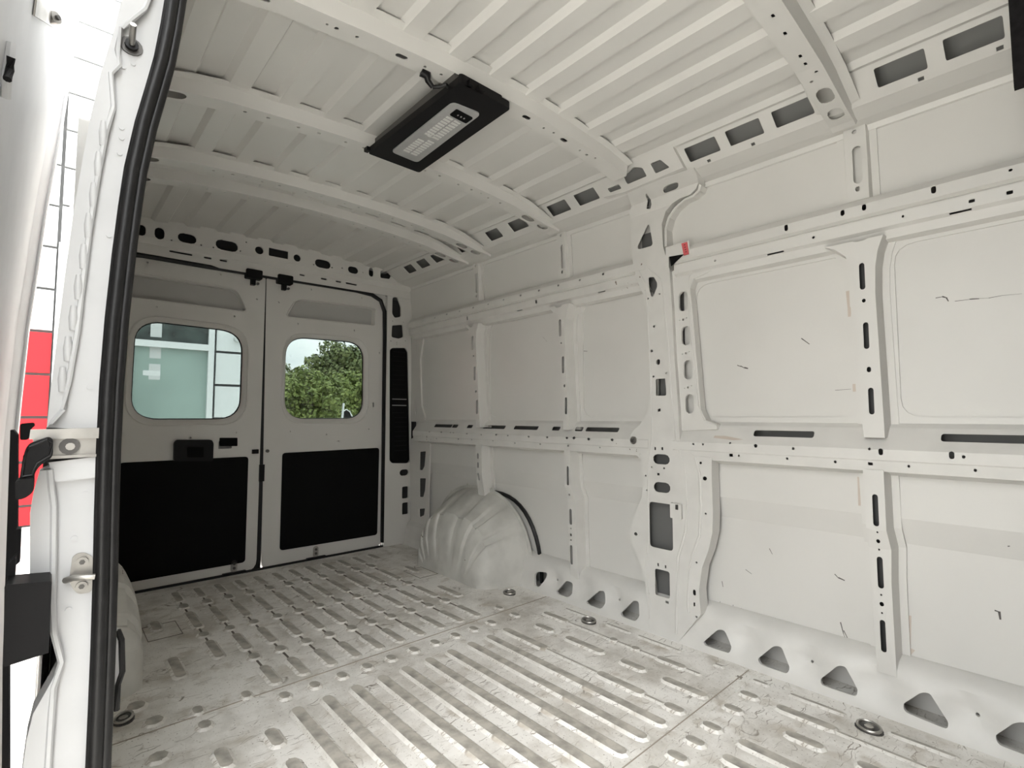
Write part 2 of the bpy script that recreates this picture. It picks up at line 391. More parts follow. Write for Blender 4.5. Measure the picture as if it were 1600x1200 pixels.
# belt rail: rear length and front length
bh = []
for a, c, r in ((785, 303, 3), (838, 290, 3), (894, 273, 4), (954, 259, 3.5), (1018, 242, 4), (1088, 226, 3.5), (1160, 205, 4)): bh.append(wshape('c', 400, 400, a, c, 2*r, prof=BELT))
for a, c, r in ((40, 185, 5), (126, 162, 5), (217, 138, 5), (318, 113, 5), (427, 85, 6)): bh.append(wshape('c', 800, 400, a, c, 2*r, prof=BELT))
bh += [wshape('r', 800, 400, 113, 214, 9, 16, BELT), wshape('r', 800, 400, 36, 255, 30, 5, BELT), wshape('r', 800, 400, 420, 168, 40, 5, BELT), wshape('r', 400, 400, 990, 292, 6, 16, BELT)]
b = MB(); b.plate([(LR+.06, 1.462), (-1.235, 1.462), (-1.235, 1.622), (LR+.06, 1.622)], bh, Fw(BELT), M['chipped'], .002, vl=[z for z, _ in BELT]); b.build('belt_rail', wall)
bh = [wshape('s', 1200, 0, a, c, w, h, BELT) for a, c, w, h in ((85, 1068, 17, 30), (349, 998, 20, 28), (450, 972, 20, 30), (776, 890, 24, 34), (1137, 797, 20, 14))]
bh += [wshape('c', 1200, 0, a, c, 13, prof=BELT) for a, c in ((213, 1113), (632, 1014))]+[wshape('c', 800, 400, 952, 22, 11, prof=BELT)]
bh += [wshape('r', 1200, 0, a, c, w, h, BELT) for a, c, w, h in ((955, 942, 30, 15), (1133, 902, 32, 17))]
for (a, c), (e, f) in (((850, 1001), (955, 982)), ((-5, 1192), (75, 1180))):
    p = on_prof(1200+a/3, c/3, BELT); q = on_prof(1200+e/3, f/3, BELT); bh.append(rect((p[0]+q[0])/2, (p[1]+q[1])/2, abs(q[0]-p[0]), .004))
for x in (.2, .45): bh.append(stad(x, 1.57, .012, .018))
b = MB(); b.plate([(-1.10, 1.462), (XF, 1.462), (XF, 1.622), (-1.06, 1.622), (-1.10, 1.60)], bh, Fw(BELT), M['paint'], .002, vl=[z for z, _ in BELT]); b.build('belt_rail', wall)

# mid rail with its sloping shelf
mh = []
for a, c, r in ((78, 847, 5), (165, 850, 5), (257, 853, 6), (290, 853, 7), (359, 858, 7), (469, 862, 7), (13, 877, 4), (132, 882, 4), (263, 890, 4), (412, 898, 4)): mh.append(wshape('c', 800, 400, a, c, 2*r, prof=MIDR))
for a, c, r in ((812, 825, 3), (868, 826, 4), (910, 828, 3), (925, 829, 3), (988, 833, 4), (1055, 838, 4), (1125, 838, 5), (1180, 842, 4), (845, 856, 3), (948, 858, 4), (1010, 861, 3), (1110, 866, 3)): mh.append(wshape('c', 400, 400, a, c, 2*r, prof=MIDR))
for rx, a, e, c in ((800, 8, 122, 808), (800, 188, 224, 811), (800, 295, 332, 814), (800, 345, 500, 817), (400, 836, 918, 797), (400, 920, 945, 799), (400, 990, 1015, 800), (400, 1065, 1168, 803)):
    p = on_prof(rx+a/3, 400+c/3, MIDR); q = on_prof(rx+e/3, 400+c/3, MIDR); mh.append(rect((p[0]+q[0])/2, .846, abs(q[0]-p[0]), .020, .006))
b = MB(); b.plate([(LR+.14, .722), (-1.235, .722), (-1.235, .886), (LR+.14, .886)], mh, Fw(MIDR), M['chipped'], .002, vl=[z for z, _ in MIDR])
b.build('mid_rail', wall)
mh = [wshape('c', 1200, 400, a, c, 2*r, prof=MIDR) for a, c, r in ((118, 903, 7), (475, 905, 7), (917, 942, 9), (90, 950, 6), (315, 965, 7), (660, 986, 7), (972, 1005, 8))]
mh += [wshape('s', 1200, 400, a, c, w, h, MIDR) for a, c, w, h in ((528, 918, 22, 32), (861, 934, 26, 36))]+[wshape('r', 1200, 400, 480, 974, 22, 14, MIDR), wshape('r', 800, 400, 1027, 934, 16, 14, MIDR)]
mh += [wshape('c', 800, 400, a, c, 2*r, prof=MIDR) for a, c, r in ((850, 882, 5), (895, 883, 5), (1022, 877, 5), (1142, 890, 9), (1063, 936, 5))]
for rx, a, e, c in ((1200, -70, 215, 843), (1200, 810, 1330, 868)):
    p = on_prof(rx+a/3, 400+c/3, MIDR); q = on_prof(rx+e/3, 400+c/3, MIDR); mh.append(rect((p[0]+q[0])/2, .846, abs(q[0]-p[0]), .022, .008))
b = MB(); b.plate([(-1.12, .722), (XF, .722), (XF, .886), (-1.12, .886)], mh, Fw(MIDR), M['chipped'], .002, vl=[z for z, _ in MIDR])
b.build('mid_rail', wall)
b = MB()                                        # bolt head and washer on the rear mid rail
x, z = on_prof(990, 688, MIDR)
b.prism(circ(x, z, .017, 12), lambda u, v, w: (u, FACE+w, v), -.006, .0, M['steel']); b.prism(circ(x, z, .009, 6), lambda u, v, w: (u, FACE+w, v), -.016, -.006, M['darksteel']); b.build('bolt', wall)

# the big body pillar
PP = [(0, FACE), (1.80, FACE), (1.845, 1.856), (1.876, 1.788), (1.95, 1.685)]
lft = [(980, 297), (983, 333), (987, 400), (993, 433), (1005, 460), (1013, 533), (1015, 613), (1013, 640), (1000, 663), (990, 672), (985, 680), (985, 702), (1000, 717), (1005, 747), (1003, 777), (993, 800), (985, 823), (987, 850), (1003, 887), (1008, 910), (1013, 960), (1014, 985)]
rgt = [(1060, 1003), (1095, 960), (1092, 923), (1097, 887), (1107, 860), (1113, 833), (1114, 800), (1112, 745), (1112, 716), (1085, 712), (1068, 702), (1062, 690), (1060, 640), (1054, 560), (1050, 480), (1046, 420), (1036, 385), (1034, 350), (1040, 330), (1050, 318), (1062, 310), (1078, 304), (1088, 294), (1088, 272), (1084, 262)]
outer = wpts(lft, PP)+wpts(rgt, PP)
ph = [rnd(wpts(zz(800, 400, [(640, 100), (665, 98), (680, 125), (680, 145), (662, 190), (652, 190), (642, 150)])), .006),
      rnd(wpts(zz(930, 200, [(425, 570), (440, 555), (450, 580), (480, 650), (470, 690), (435, 690)], 5.455), PP), .006),
      rnd(wpts(zz(930, 200, [(450, 820), (465, 840), (490, 985), (480, 1005), (370, 1035), (360, 1010)], 5.455), PP), .008),
      rnd(wpts(zz(930, 200, [(578, 520), (600, 490), (690, 460), (708, 470), (708, 500), (690, 520), (600, 553), (582, 545)], 5.455), PP), .01)]
ph += [wshape('c', 800, 400, a, c, 2*r) for a, c, r in ((667, 330, 6), (655, 445, 6), (724, 549, 5), (663, 565, 5), (655, 990, 4), (713, 995, 5), (627, 1030, 4), (633, 1098, 4), (602, 928, 6), (884, 970, 6), (904, 1043, 10), (638, 200, 4), (692, 178, 4))]
ph += [wshape('s', 800, 400, a, c, w, h) for a, c, w, h in ((685, 497, 17, 27), (700, 953, 78, 47), (703, 1085, 78, 48))]
ph += [wshape('r', 800, 400, a, c, w, h) for a, c, w, h in ((698, 615, 48, 80), (690, 722, 13, 13), (671, 903, 7, 14), (705, 903, 7, 14), (686, 1023, 11, 11), (698, 1265, 108, 214), (675, 1285, 1, 1))][:-1]
ph += [wshape('r', 800, 800, a, c, w, h) for a, c, w, h in ((705, 335, 68, 125), (685, 247, 7, 14), (720, 257, 7, 14), (727, 423, 15, 12), (855, 433, 8, 18))]
ph += [wshape('c', 800, 800, a, c, 2*r) for a, c, r in ((640, 382, 5), (865, 492, 5), (580, 103, 8), (632, 195, 5), (865, 237, 5), (908, 8, 5))]+[wshape('s', 800, 800, 855, 378, 13, 28)]
b = MB(); b.plate(outer, ph, Fw(PP), M['chipped'], .002, skirt=.060, vl=[1.80, 1.845, 1.876])
def ledge(pts, r, off, m=M['paint']):           # a raised pressed line along the pillar
    b.tube([(x, FACE+off, z) for x, z in wpts(pts)], r, m, 6)
ledge(zz(800, 400, [(640, 60), (700, 110), (720, 300), (735, 440), (745, 640), (765, 860), (810, 1000), (822, 1160)]), .004, .001)
ledge(zz(800, 800, [(822, -40), (815, 90), (780, 210), (775, 340), (770, 470), (770, 570)]), .006, .001)
ledge(zz(800, 400, [(590, 60), (625, 130), (640, 360), (652, 640), (655, 840), (640, 960), (635, 1180)]), .003, .001)
ledge(zz(800, 800, [(640, -20), (640, 130), (625, 260), (645, 420), (645, 500)]), .003, .001)
ledge(zz(800, 400, [(855, 945), (880, 1020), (885, 1160)]), .006, .001)
ledge(zz(800, 800, [(885, -40), (880, 110), (845, 200), (825, 290), (825, 430), (830, 470)]), .006, .001)
# flanged return around the upper right curve
fl = wpts(zz(930, 200, [(600, 1010), (597, 860), (625, 760), (680, 680), (760, 610), (830, 580), (880, 530), (895, 480)], 5.455), PP)
b.grid([[(x, interp(PP, z)+d, z) for x, z in fl] for d in (.004, .066)], M['paint'])
b.tube([(x, interp(PP, z)+.003, z) for x, z in fl], .006, M['paint'], 6)
pil = b.build('body_pillar', wall)
c = MB(); c.plate([(x+.02*(1 if i < len(lft) else -1), z) for i, (x, z) in enumerate(outer)], [], lambda x, z, w: (x, interp(PP, z)+.055, z), M['deep'], .001, vl=[1.80, 1.845, 1.876])  # dark sheet painted as the shade seen through the pillar holes
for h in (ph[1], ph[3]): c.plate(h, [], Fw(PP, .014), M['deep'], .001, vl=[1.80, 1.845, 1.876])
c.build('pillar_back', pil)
b = MB(); b.prism(rect(*wpts([(1058, 798)])[0], .05, .06, .004), lambda u, v, w: (u, FACE+w, v), -.012, -.001, M['chipped'])
b.prism(rect(*wpts([(1060, 792)])[0], .012, .02, .002), lambda u, v, w: (u, FACE+w, v), -.0135, -.012, M['darksteel']); b.build('bracket', wall)

# ring frame with four oval holes, left of the first big panel
RING = [(0, 1.893), (3, 1.893)]
rp_ = wpts(zz(800, 400, [(700, 400), (706, 170), (716, 95), (800, 40), (870, 30), (960, 10), (1000, 30), (900, 85), (852, 105), (835, 150), (850, 300), (878, 640), (885, 720), (910, 770), (960, 790), (960, 812), (790, 820), (730, 700)]), RING)
oh = []
for a, c in ((802, 213), (815, 373), (825, 533), (833, 693)): oh.append(wshape('s', 800, 400, a, c, 40, 92, RING))
for a, c in ((802, 298), (815, 456), (825, 616)): oh.append(wshape('r', 800, 400, a, c, 9, 9, RING)); oh += [wshape('c', 800, 400, a-16, c+4, 5, prof=RING), wshape('c', 800, 400, a+16, c-8, 5, prof=RING)]
b = MB(); b.plate(rp_, oh, Fw(RING), M['paint'], .010, skirt=.04)
rim = wpts(zz(800, 400, [(960, 18), (870, 55), (830, 95), (824, 150), (845, 400), (872, 700), (900, 770), (960, 795)]), RING)
b.tube([(x, 1.893, z) for x, z in rim], .004, M['paint'], 6)
b.build('panel_frame', wall)
b = MB()
q = wpts(zz(930, 200, [(640, 1100), (760, 1080), (655, 1180)], 5.455), flat)
b.prism(q, lambda u, v, w: (u, FACE+w, v), -.008, -.0045, M['trim'])  # black patch painted as the shade of a triangular hole
q = wpts(zz(930, 200, [(605, 1020), (800, 960), (810, 1075), (630, 1100), (632, 1190), (606, 1190)], 5.455), flat)
b.prism(q, lambda u, v, w: (u, FACE+w, v), -.004, .0005, M['paint']); b.build('corner_plate', wall)
tp = MB(); q = wpts(zz(930, 200, [(742, 988), (790, 975), (805, 1078), (762, 1090)], 5.455), flat)
tp.prism(q, lambda u, v, w: (u, FACE+w, v), -.0075, -.0045, M['red'])
for k in range(4):
    x, z = wpts(zz(930, 200, [(770+4*k, 1000+20*k)], 5.455), flat)[0]; tp.prism(rect(x, z, .006, .003), lambda u, v, w: (u, FACE+w, v), -.0082, -.0074, M['ink'])
tp.build('tape', wall, label='small red tape tag with dark print')

# hat-section posts
def post(stations, slots, name='wall_post', side=.062, flange=.02, prof=flat, skin=SKIN, m=M['paint']):
    L = [(xl, z) for z, xl, xr in stations]; R_ = [(xr, z) for z, xl, xr in stations]
    b = MB(); b.plate(L[::-1]+R_, slots, Fw(prof), m, .002)
    for pts, s in ((L, -1), (R_, 1)):
        rows = [[(x, interp(prof, z), z) for x, z in pts], [(x+s*.006, interp(SKP, z)-.0095, z) for x, z in pts], [(x+s*(.006+flange), interp(SKP, z)-.0095, z) for x, z in pts], [(x+s*(.006+flange), interp(SKP, z)+.001, z) for x, z in pts]]
        b.grid(rows, m)
    o = b.build(name, wall)
    c = MB(); c.plate([(x+.004, z) for x, z in L[::-1]]+[(x-.004, z) for x, z in R_], [], lambda x, z, w: (x, interp(prof, z)+.035+w, z), M['cavity'], .001); c.build('post_shade_strip', o)  # dark strip inside the post, painted shade behind the slots
    return o
def wslot(rx, ry, a, c, w, h): return wshape('s', rx, ry, a, c, w, h)
# front upper post
sl = [wslot(1200, 400, *t) for t in ((441, 95, 26, 126), (460, 373, 26, 126), (484, 680, 26, 126), (473, 532, 20, 26))]+[wshape('c', 1200, 400, 449, 209, 19)]
hx, hz = wpts(zz(1200, 0, [(430, 1105)]))[0]
sl.append(stad(hx, hz-.002, .05, .032))
post([(.842, -.452, -.398), (.88, -.455, -.398), (1.30, -.462, -.405), (1.38, -.466, -.402), (1.43, -.482, -.394), (1.46, -.512, -.384), (1.475, -.54, -.378)], sl)
# front lower post
sl = [wshape('s', 1200, 400, 504, 1192, 27, 150)]+[wslot(1200, 800, *t) for t in ((519, 290, 28, 150), (531, 592, 26, 152))]+[wshape('c', 1200, 800, a, c, 2*r) for a, c, r in ((511, 96, 5), (512, 140, 10), (514, 181, 5), (523, 396, 5), (525, 440, 11), (526, 482, 5))]
LOW = [(.1, 1.905), (.18, 1.897), (.50, 1.890), (.56, 1.874), (.75, FACE)]
post([(.118, -.452, -.402), (.40, -.455, -.402), (.50, -.456, -.398), (.56, -.457, -.405), (.742, -.459, -.405)], sl, prof=LOW)
# rear posts (two upper, two lower)
u2 = [wslot(800, 400, *t) for t in ((225, 337, 11, 80), (239, 510, 11, 80), (253, 702, 11, 80), (246, 608, 8, 14))]+[wshape('c', 800, 400, 231, 408, 8)]
hx, hz = wpts(zz(800, 400, [(217, 228)]))[0]; u2.append(stad(hx, hz, .05, .03))
post([(.842, -1.724, -1.686), (.88, -1.724, -1.687), (1.34, -1.749, -1.710), (1.40, -1.755, -1.706), (1.44, -1.785, -1.692), (1.475, -1.82, -1.68)], u2, m=M['chipped'])
l2 = [wslot(800, 400, 261, 1030, 10, 90)]+[wslot(800, 800, *t) for t in ((263, 25, 11, 75), (264, 205, 11, 92))]+[wshape('s', 800, 800, 263, 110, 8, 13), wshape('s', 800, 400, 262, 1120, 7, 10), wshape('c', 800, 800, 263, 80, 6), wshape('c', 800, 800, 263, 135, 6)]
post([(.118, -1.712, -1.658), (.40, -1.715, -1.665), (.50, -1.715, -1.662), (.56, -1.718, -1.678), (.742, -1.722, -1.682)], l2, prof=LOW, m=M['chipped'])
u1 = [wslot(400, 400, *t) for t in ((1015, 408, 9, 66), (1025, 550, 9, 66), (1036, 708, 9, 66), (1031, 635, 7, 12))]+[wshape('c', 400, 400, 1020, 468, 7)]
hx, hz = wpts(zz(400, 400, [(1007, 322)]))[0]; u1.append(stad(hx, hz, .045, .03))
post([(.842, -2.43, -2.39), (.88, -2.432, -2.392), (1.36, -2.474, -2.435), (1.42, -2.482, -2.43), (1.45, -2.51, -2.418), (1.475, -2.54, -2.41)], u1)
l1 = [wslot(400, 400, *t) for t in ((1040, 938, 7, 26), (1040, 980, 7, 26), (1041, 1035, 7, 36))]
post([(.44, -2.425, -2.37), (.56, -2.425, -2.37), (.742, -2.432, -2.375)], l1, prof=LOW)
# small posts between belt rail and cant rail
UPP = [(1.61, 1.905), (1.75, 1.903), (1.87, 1.893)]
def upost(x, w, slots=True):
    h = [stad(x+w*.05, 1.735, w*.42, .125), circ(x, 1.845, .007, 8), stad(x, 1.655, .012, .018)] if slots else []
    b = MB(); b.plate([(x-w/2, 1.617), (x+w/2, 1.617), (x+w/2, 1.872), (x-w/2, 1.872)], h, Fw(UPP), M['paint'], .006, vl=[1.75])
    for s in (-1, 1):
        P = [(x+s*w/2, 1.617), (x+s*w/2, 1.75), (x+s*w/2, 1.872)]
        b.grid([[(a, interp(UPP, z), z) for a, z in P], [(a+s*.005, interp(SKP, z)-.006, z) for a, z in P], [(a+s*.025, interp(SKP, z)-.006, z) for a, z in P], [(a+s*.025, interp(SKP, z), z) for a, z in P]], M['paint'])
    b.build('upper_post', wall)
upost(-.447, .062); upost(-1.752, .052); upost(-2.468, .046)
# corner plate beside the rear door pillar, with three openings
CP = [(0, 1.93), (3, 1.93)]
oh = [rnd(wpts(zz(400, 400, q), CP), .008) for q in ([(767, 918), (796, 915), (790, 985), (780, 1004), (766, 1004)], [(766, 1042), (796, 1042), (792, 1100), (784, 1130), (766, 1130)], [(764, 1186), (792, 1183), (788, 1215), (766, 1225)], [(708, 232), (716, 225), (724, 270), (716, 275)])]
o = wpts(zz(400, 400, [(722, 860), (725, 1290), (805, 1290), (808, 1110), (815, 880), (790, 850), (750, 845)]), CP)
o2 = wpts(zz(400, 400, [(690, 140), (700, 290), (735, 300), (722, 200), (720, 145), (770, 118), (700, 122)]), CP)
b = MB()
for h in oh: b.prism(h, lambda x, z, w: (x, 1.93+w, z), .006, .009, M['cavity'])  # dark plates painted as the shade in the corner openings
b.build('corner_hole_shade', wall)
b = MB(); b.plate(o, oh[:3], Fw(CP), M['paint'], .012); b.plate(o2, oh[3:], Fw(CP), M['paint'], .012); b.build('corner_post', wall)
b = MB(); b.plate(wpts(zz(400, 400, [(712, 300), (735, 340), (750, 380), (742, 600), (752, 800), (790, 800), (792, 760), (775, 700), (768, 480), (785, 378), (800, 360), (790, 300)]), CP), [], Fw(CP), M['paint'], .012)
b.build('corner_post', wall)
# scuffs and smeared sealant on the skin
b = MB()
def scuff(pts, w, y=None, m=M['scuff']):
    P = [Vector(on_prof(a, c, SKP)) for a, c in pts]
    for p, q in zip(P, P[1:]):
        d = (q-p).normalized(); nn = Vector((-d.y, d.x))*w*(.5+random.random())
        vs = [(v.x, interp(SKP, v.y)-.0012, v.y) for v in (p-nn*.3, q-nn*.4, q+nn*.5, p+nn)]
        b.add(vs, [(0, 1, 2, 3)], m)
scuff([(1152, 571), (1158, 573)], .003); scuff([(1157, 572), (1163, 575), (1169, 576)], .004)
scuff([(1462, 466), (1472, 464), (1478, 465), (1482, 471)], .003); scuff([(1492, 471), (1515, 468), (1530, 467)], .002); scuff([(1518, 467), (1545, 466), (1565, 462), (1597, 459)], .0012)
scuff([(1304, 897), (1310, 903), (1320, 907)], .004); scuff([(1313, 972), (1318, 990), (1322, 1000)], .002); scuff([(1318, 985), (1325, 998)], .003)
scuff([(1560, 955), (1563, 968)], .004); scuff([(1554, 954), (1561, 956)], .002); scuff([(1252, 529), (1265, 538)], .0025); scuff([(1305, 610), (1330, 608)], .0012)
scuff([(902, 548), (918, 549)], .0015); scuff([(848, 526), (855, 534)], .0012); scuff([(928, 908), (929, 917)], .003); scuff([(1165, 890), (1175, 897)], .002); scuff([(1128, 908), (1130, 917)], .003)
scuff([(1202, 857), (1207, 866)], .003); scuff([(1575, 854), (1578, 853)], .003)
for k in range(26):
    a = 1096+random.random()*70; scuff([(a, 941+.32*(a-1096)), (a+random.random(), 941+.32*(a-1096)-3-random.random()*9)], .0012)
for k in range(22):
    a = 912+random.random()*90; scuff([(a, 892+.3*(a-907)), (a+1, 892+.3*(a-907)-2-random.random()*7)], .0015)
b.build('scuff_marks', wall, kind='stuff')
b = MB()
for pts, w in (([(1323, 455), (1326, 480), (1327, 495)], .008), ([(1334, 600), (1335, 612)], .008), ([(1397, 630), (1400, 655)], .012), ([(1414, 960), (1418, 1010), (1413, 1025)], .014), ([(1341, 745), (1343, 790)], .006)):
    scuff(pts, w, m=M['glue'])
b.build('sealant_smears', wall, kind='stuff')
b = MB(); q = wpts(zz(800, 400, [(950, 842), (1000, 843), (1085, 860), (1040, 864), (945, 852)]), MIDR)
b.add([(x, interp(MIDR, z)-.0008, z) for x, z in q], [(0, 1, 2, 3, 4)], M['glue']); b.build('peeled_tape_patch', wall, label='brown patch of peeled tape')

# ================================================================== CEILING
ceil = struct(empty('ceiling', (0, .935, 1.95)))
def zroof(y): return 1.985-.035*((y-.935)/.75)**2
def roof_panel(x0, x1):
    prof = [(.02, 1.88), (.20, zroof(.20))]
    y = .30
    ys = [.18+.15*i for i in range(11)]
    prof = [(.05, 1.86), (.12, 1.93)]
    for c in ys:
        prof += [(c-.008, zroof(c-.008)), (c+.010, zroof(c+.010)-.014), (c+.068, zroof(c+.068)-.014), (c+.076, zroof(c+.076))]
    prof = prof[:-2]+[(1.755, 1.952)]
    b = MB(); b.grid([[(x, y, z) for y, z in prof] for x in (x0, x1)], M['paint']); b.grid([[(x, y, z+.02) for y, z in prof] for x in (x0, x1)], M['bgrey'])
    b.build('roof_panel', ceil)
xb = [-.50, -1.245, -1.80, -2.345, -2.56]
edges = [XF]+[x+.03 for x in xb]+[LR-.07]
for a, c in zip(edges, edges[1:]): roof_panel(c, a)
# roof bows: hat section swept along y, holes along the bottom, oval holes at the curved ends
HALF = [(0, 1.93), (.2, 1.927), (.4, 1.917), (.6, 1.902), (.70, 1.886), (.78, 1.872), (.84, 1.862), (.90, 1.858), (.925, 1.85)]
def zbow(y): return interp(HALF, abs(y-.9365))
BP = [(-.022, .052), (-.004, .046), (0, 0), (.066, 0), (.074, .044), (.098, .048)]
bp_len = [0]
for (a, c), (e, f) in zip(BP, BP[1:]): bp_len.append(bp_len[-1]+math.hypot(e-a, f-c))
def bow(x0, skew, holes, w=1.0, ends=True, y1=1.861):
    def F(y, v, d):
        i = max(k for k in range(len(bp_len)) if bp_len[k] <= v+1e-9); i = min(i, len(BP)-2)
        t = (v-bp_len[i])/(bp_len[i+1]-bp_len[i]); dx = BP[i][0]+t*(BP[i+1][0]-BP[i][0]); dz = BP[i][1]+t*(BP[i+1][1]-BP[i][1])
        e = min(1, max(0, (abs(y-.9365)-.68)/.2)); dzz = dz*(1-.55*e)
        return (x0+skew*max(0, (1.1-y)/.8)+dx*w, y, zbow(y)+dzz+d)
    vb = bp_len[2]
    hs = []
    for y, du, dv, off in holes: hs.append(stad(y, vb+.033+off, du, dv) if du > .009 else circ(y, vb+.033+off, du*.6, 8))
    if ends:
        for s in (-1, 1):
            for q, L_ in ((.735, .072), (.835, .062)): hs.append(stad(.9365+s*q, vb+.035, L_, .042))
    b = MB(); b.plate([(.05, 0), (y1, 0), (y1, bp_len[-1]), (.05, bp_len[-1])], hs, F, M['paint'], .0025, vl=bp_len[1:-1], ul=[.9365+s*h for h, _ in HALF[:-1] for s in (-1, 1)]+[.1, .13, 1.74, 1.77])
    o = b.build('roof_bow', ceil)
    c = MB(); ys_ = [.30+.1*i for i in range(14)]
    c.grid([[(x0+skew*max(0, (1.1-y)/.8)+q, y, zbow(y)+.030) for q in (.002, .066)] for y in ys_], M['cavity']); c.build('bow_shade_strip', o)  # dark strip inside the bow, painted shade behind its holes
def ypix(pts, x, z=1.93): return [at_x(a, c, x).y for a, c in pts]
h1 = [(y, .016, .008, 0) for y in (1.10, 1.28, 1.36, 1.47, 1.51)]+[(1.56, .010, .010, .012), (1.59, .008, .008, -.01)]
bow(xb[0], 0, h1)
h2 = [(.45, .006, .006, 0), (.475, .012, .011, 0), (.53, .010, .009, 0), (.66, .036, .016, 0), (.735, .008, .008, 0), (.79, .010, .009, 0), (1.02, .006, .006, 0), (1.04, .006, .006, .01), (1.13, .034, .017, 0), (1.215, .008, .008, 0), (1.26, .008, .008, .005), (1.32, .032, .017, 0), (1.41, .008, .008, 0), (1.45, .014, .01, 0), (1.49, .008, .008, .01), (.30, .03, .014, 0)]
bow(xb[1], -.035, h2, ends=False, y1=1.66)
for i in (2, 3, 4):
    hh = []; y = .36+.02*i
    while y < 1.5:
        hh.append((y, .011, .009, 0)); hh.append((y+.07, .013, .009, .004))
        if int(y*10) % 4 == 0: hh.append((y+.12, .006, .006, .01))
        y += .17+.015*(i % 2)
    bow(xb[i], -.02 if i == 2 else 0, hh)
# gusset plate that ties the second bow to the body pillar
GUS = [(z, y-.030) for z, y in CANT]
o = wpts(zz(930, 200, [(70, 590), (110, 345), (215, 262), (400, 236), (540, 178), (650, 140), (752, 335), (250, 545)], 5.455), GUS)
gh = [rnd(wpts(zz(930, 200, q, 5.455), GUS), .005) for q in ([(240, 412), (320, 332), (400, 337), (440, 410), (275, 480)], [(468, 300), (550, 267), (635, 335), (515, 388)], [(105, 515), (200, 478), (225, 515), (128, 550)])]
b = MB(); b.plate(o, gh, Fw(GUS), M['paint'], .004, skirt=.035, vl=[z for z, _ in GUS]); gp = b.build('gusset_plate', ceil)
b = MB()
for h in gh: b.plate(h, [], Fw(GUS, .012), M['deep'], .001, vl=[z for z, _ in GUS])  # dark plates painted as the shade in the gusset holes
b.build('gusset_hole_shade', gp)

# ================================================================== REAR FRAME (wall_rear) AND REAR DOORS
rear = struct(empty('wall_rear', (LR, .935, 0)))
def xpts(pts, x=LR): return [(lambda p: (p.y, p.z))(at_x(a, c, x)) for a, c in pts]
Fr = lambda y, z, w: (LR-w, y, z)
hd = [[.28, .04, .055], [.362, .05, .06], [.492, .085, .055], [.689, .115, .058]]
hh = [stad(y, 1.882+.02*min(1, y), w, h) for y, w, h in ((.285, .04, .06), (.365, .045, .065), (.492, .09, .052), (.689, .118, .06), (1.25, .105, .055), (1.458, .075, .048))]
hh += [circ(.863, 1.907, .024, 14), rect(.974, 1.912, .115, .05, .006), circ(1.086, 1.907, .023, 14), stad(1.59, 1.912, .036, .062), rnd([(1.66, 1.885), (1.735, 1.89), (1.755, 1.945), (1.66, 1.94)], .012)]
hh += [circ(y, z, .005, 6) for y, z in ((.42, 1.865), (.56, 1.87), (.62, 1.87), (.76, 1.88), (.79, 1.94), (1.19, 1.885), (1.31, 1.89), (1.38, 1.90), (1.53, 1.90))]
hh += [stad(y, 1.812, w, .011) for y, w in ((.47, .11), (.60, .04), (.68, .04), (1.13, .035), (1.27, .04), (1.37, .04), (1.46, .08))]
b = MB(); b.plate([(.02, 1.775), (.62, 1.775), (.66, 1.765), (1.66, 1.776), (1.93, 1.776), (1.91, 1.945), (1.60, 1.968), (.935, 1.985), (.27, 1.968), (.02, 1.955)], hh, lambda y, z, w: (LR+.03*min(1, max(0, (z-1.83)/.03))-w, y, z), M['paint'], .01, vl=[1.83, 1.86])
b.build('door_header', rear)
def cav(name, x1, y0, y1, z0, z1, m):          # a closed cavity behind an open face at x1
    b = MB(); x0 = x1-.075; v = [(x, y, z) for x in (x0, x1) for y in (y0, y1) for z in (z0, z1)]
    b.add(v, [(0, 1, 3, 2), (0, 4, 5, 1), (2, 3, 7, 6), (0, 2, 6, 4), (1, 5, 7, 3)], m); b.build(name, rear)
cav('header_shade_box', LR-.004, .03, 1.90, 1.784, 1.965, M['cavity'])  # box coloured dark for the shade inside the header
# pillar between right door and the long wall
hs = [rnd(xpts(zz(400, 400, q)), .012) for q in ([(640, 195), (662, 190), (680, 240), (680, 285), (650, 290), (638, 270)], [(638, 325), (688, 322), (692, 380), (668, 388), (635, 380)], [(627, 440), (640, 430), (700, 430), (712, 450), (723, 960), (710, 972), (640, 972), (626, 960)])]
hs += [stad(1.888, .503, .075, .045), rect(1.898, .36, .05, .085, .01), rect(1.90, .245, .05, .085, .01)]
hs += [circ(*p, .004, 6) for p in xpts(zz(400, 400, [(632, 398), (660, 415), (700, 398), (640, 305), (690, 310), (660, 405)]))]
b = MB(); b.plate([(1.735, -.005), (1.945, -.005), (1.945, .6), (1.935, 1.4), (1.93, 1.774), (1.735, 1.774)], hs, Fr, M['paint'], .012, skirt=.04); b.build('rear_pillar', rear)
cav('pillar_shade_box', LR-.004, 1.742, 1.985, -.02, 1.77, M['cavity'])  # box coloured dark for the shade inside the pillar
q = xpts(zz(400, 400, [(630, 445), (640, 435), (698, 435), (709, 452), (720, 955), (708, 968), (642, 968), (630, 955)]))
lc = MB(); lc.prism(q, lambda y, z, w: (LR-w, y, z), .004, .03, M['trim'])
cover = lc.build('lamp_cover', rear)
lc = MB()
for k in range(22):
    z = .66+.034*k
    if 8 < k < 13: continue
    lc.box((LR-.005, 1.79+.02*(k < 8), z), (LR-.001, 1.885+.02*(k < 8), z+.006), M['plastic'])
for z in (1.03, .985): lc.box((LR-.005, 1.785, z), (LR, 1.90, z+.006), M['lens'])
lc.build('cover_slats', cover)
# left pillar of the rear opening, hidden side kept simple
b = MB(); b.box((LR-.04, -.02, -.005), (LR, .137, 1.83), M['paint']); b.build('rear_pillar', rear)
b = MB(); b.box((LR-.10, .1, -.03), (LR+.03, 1.76, -.004), M['dusty']); b.build('threshold', rear)
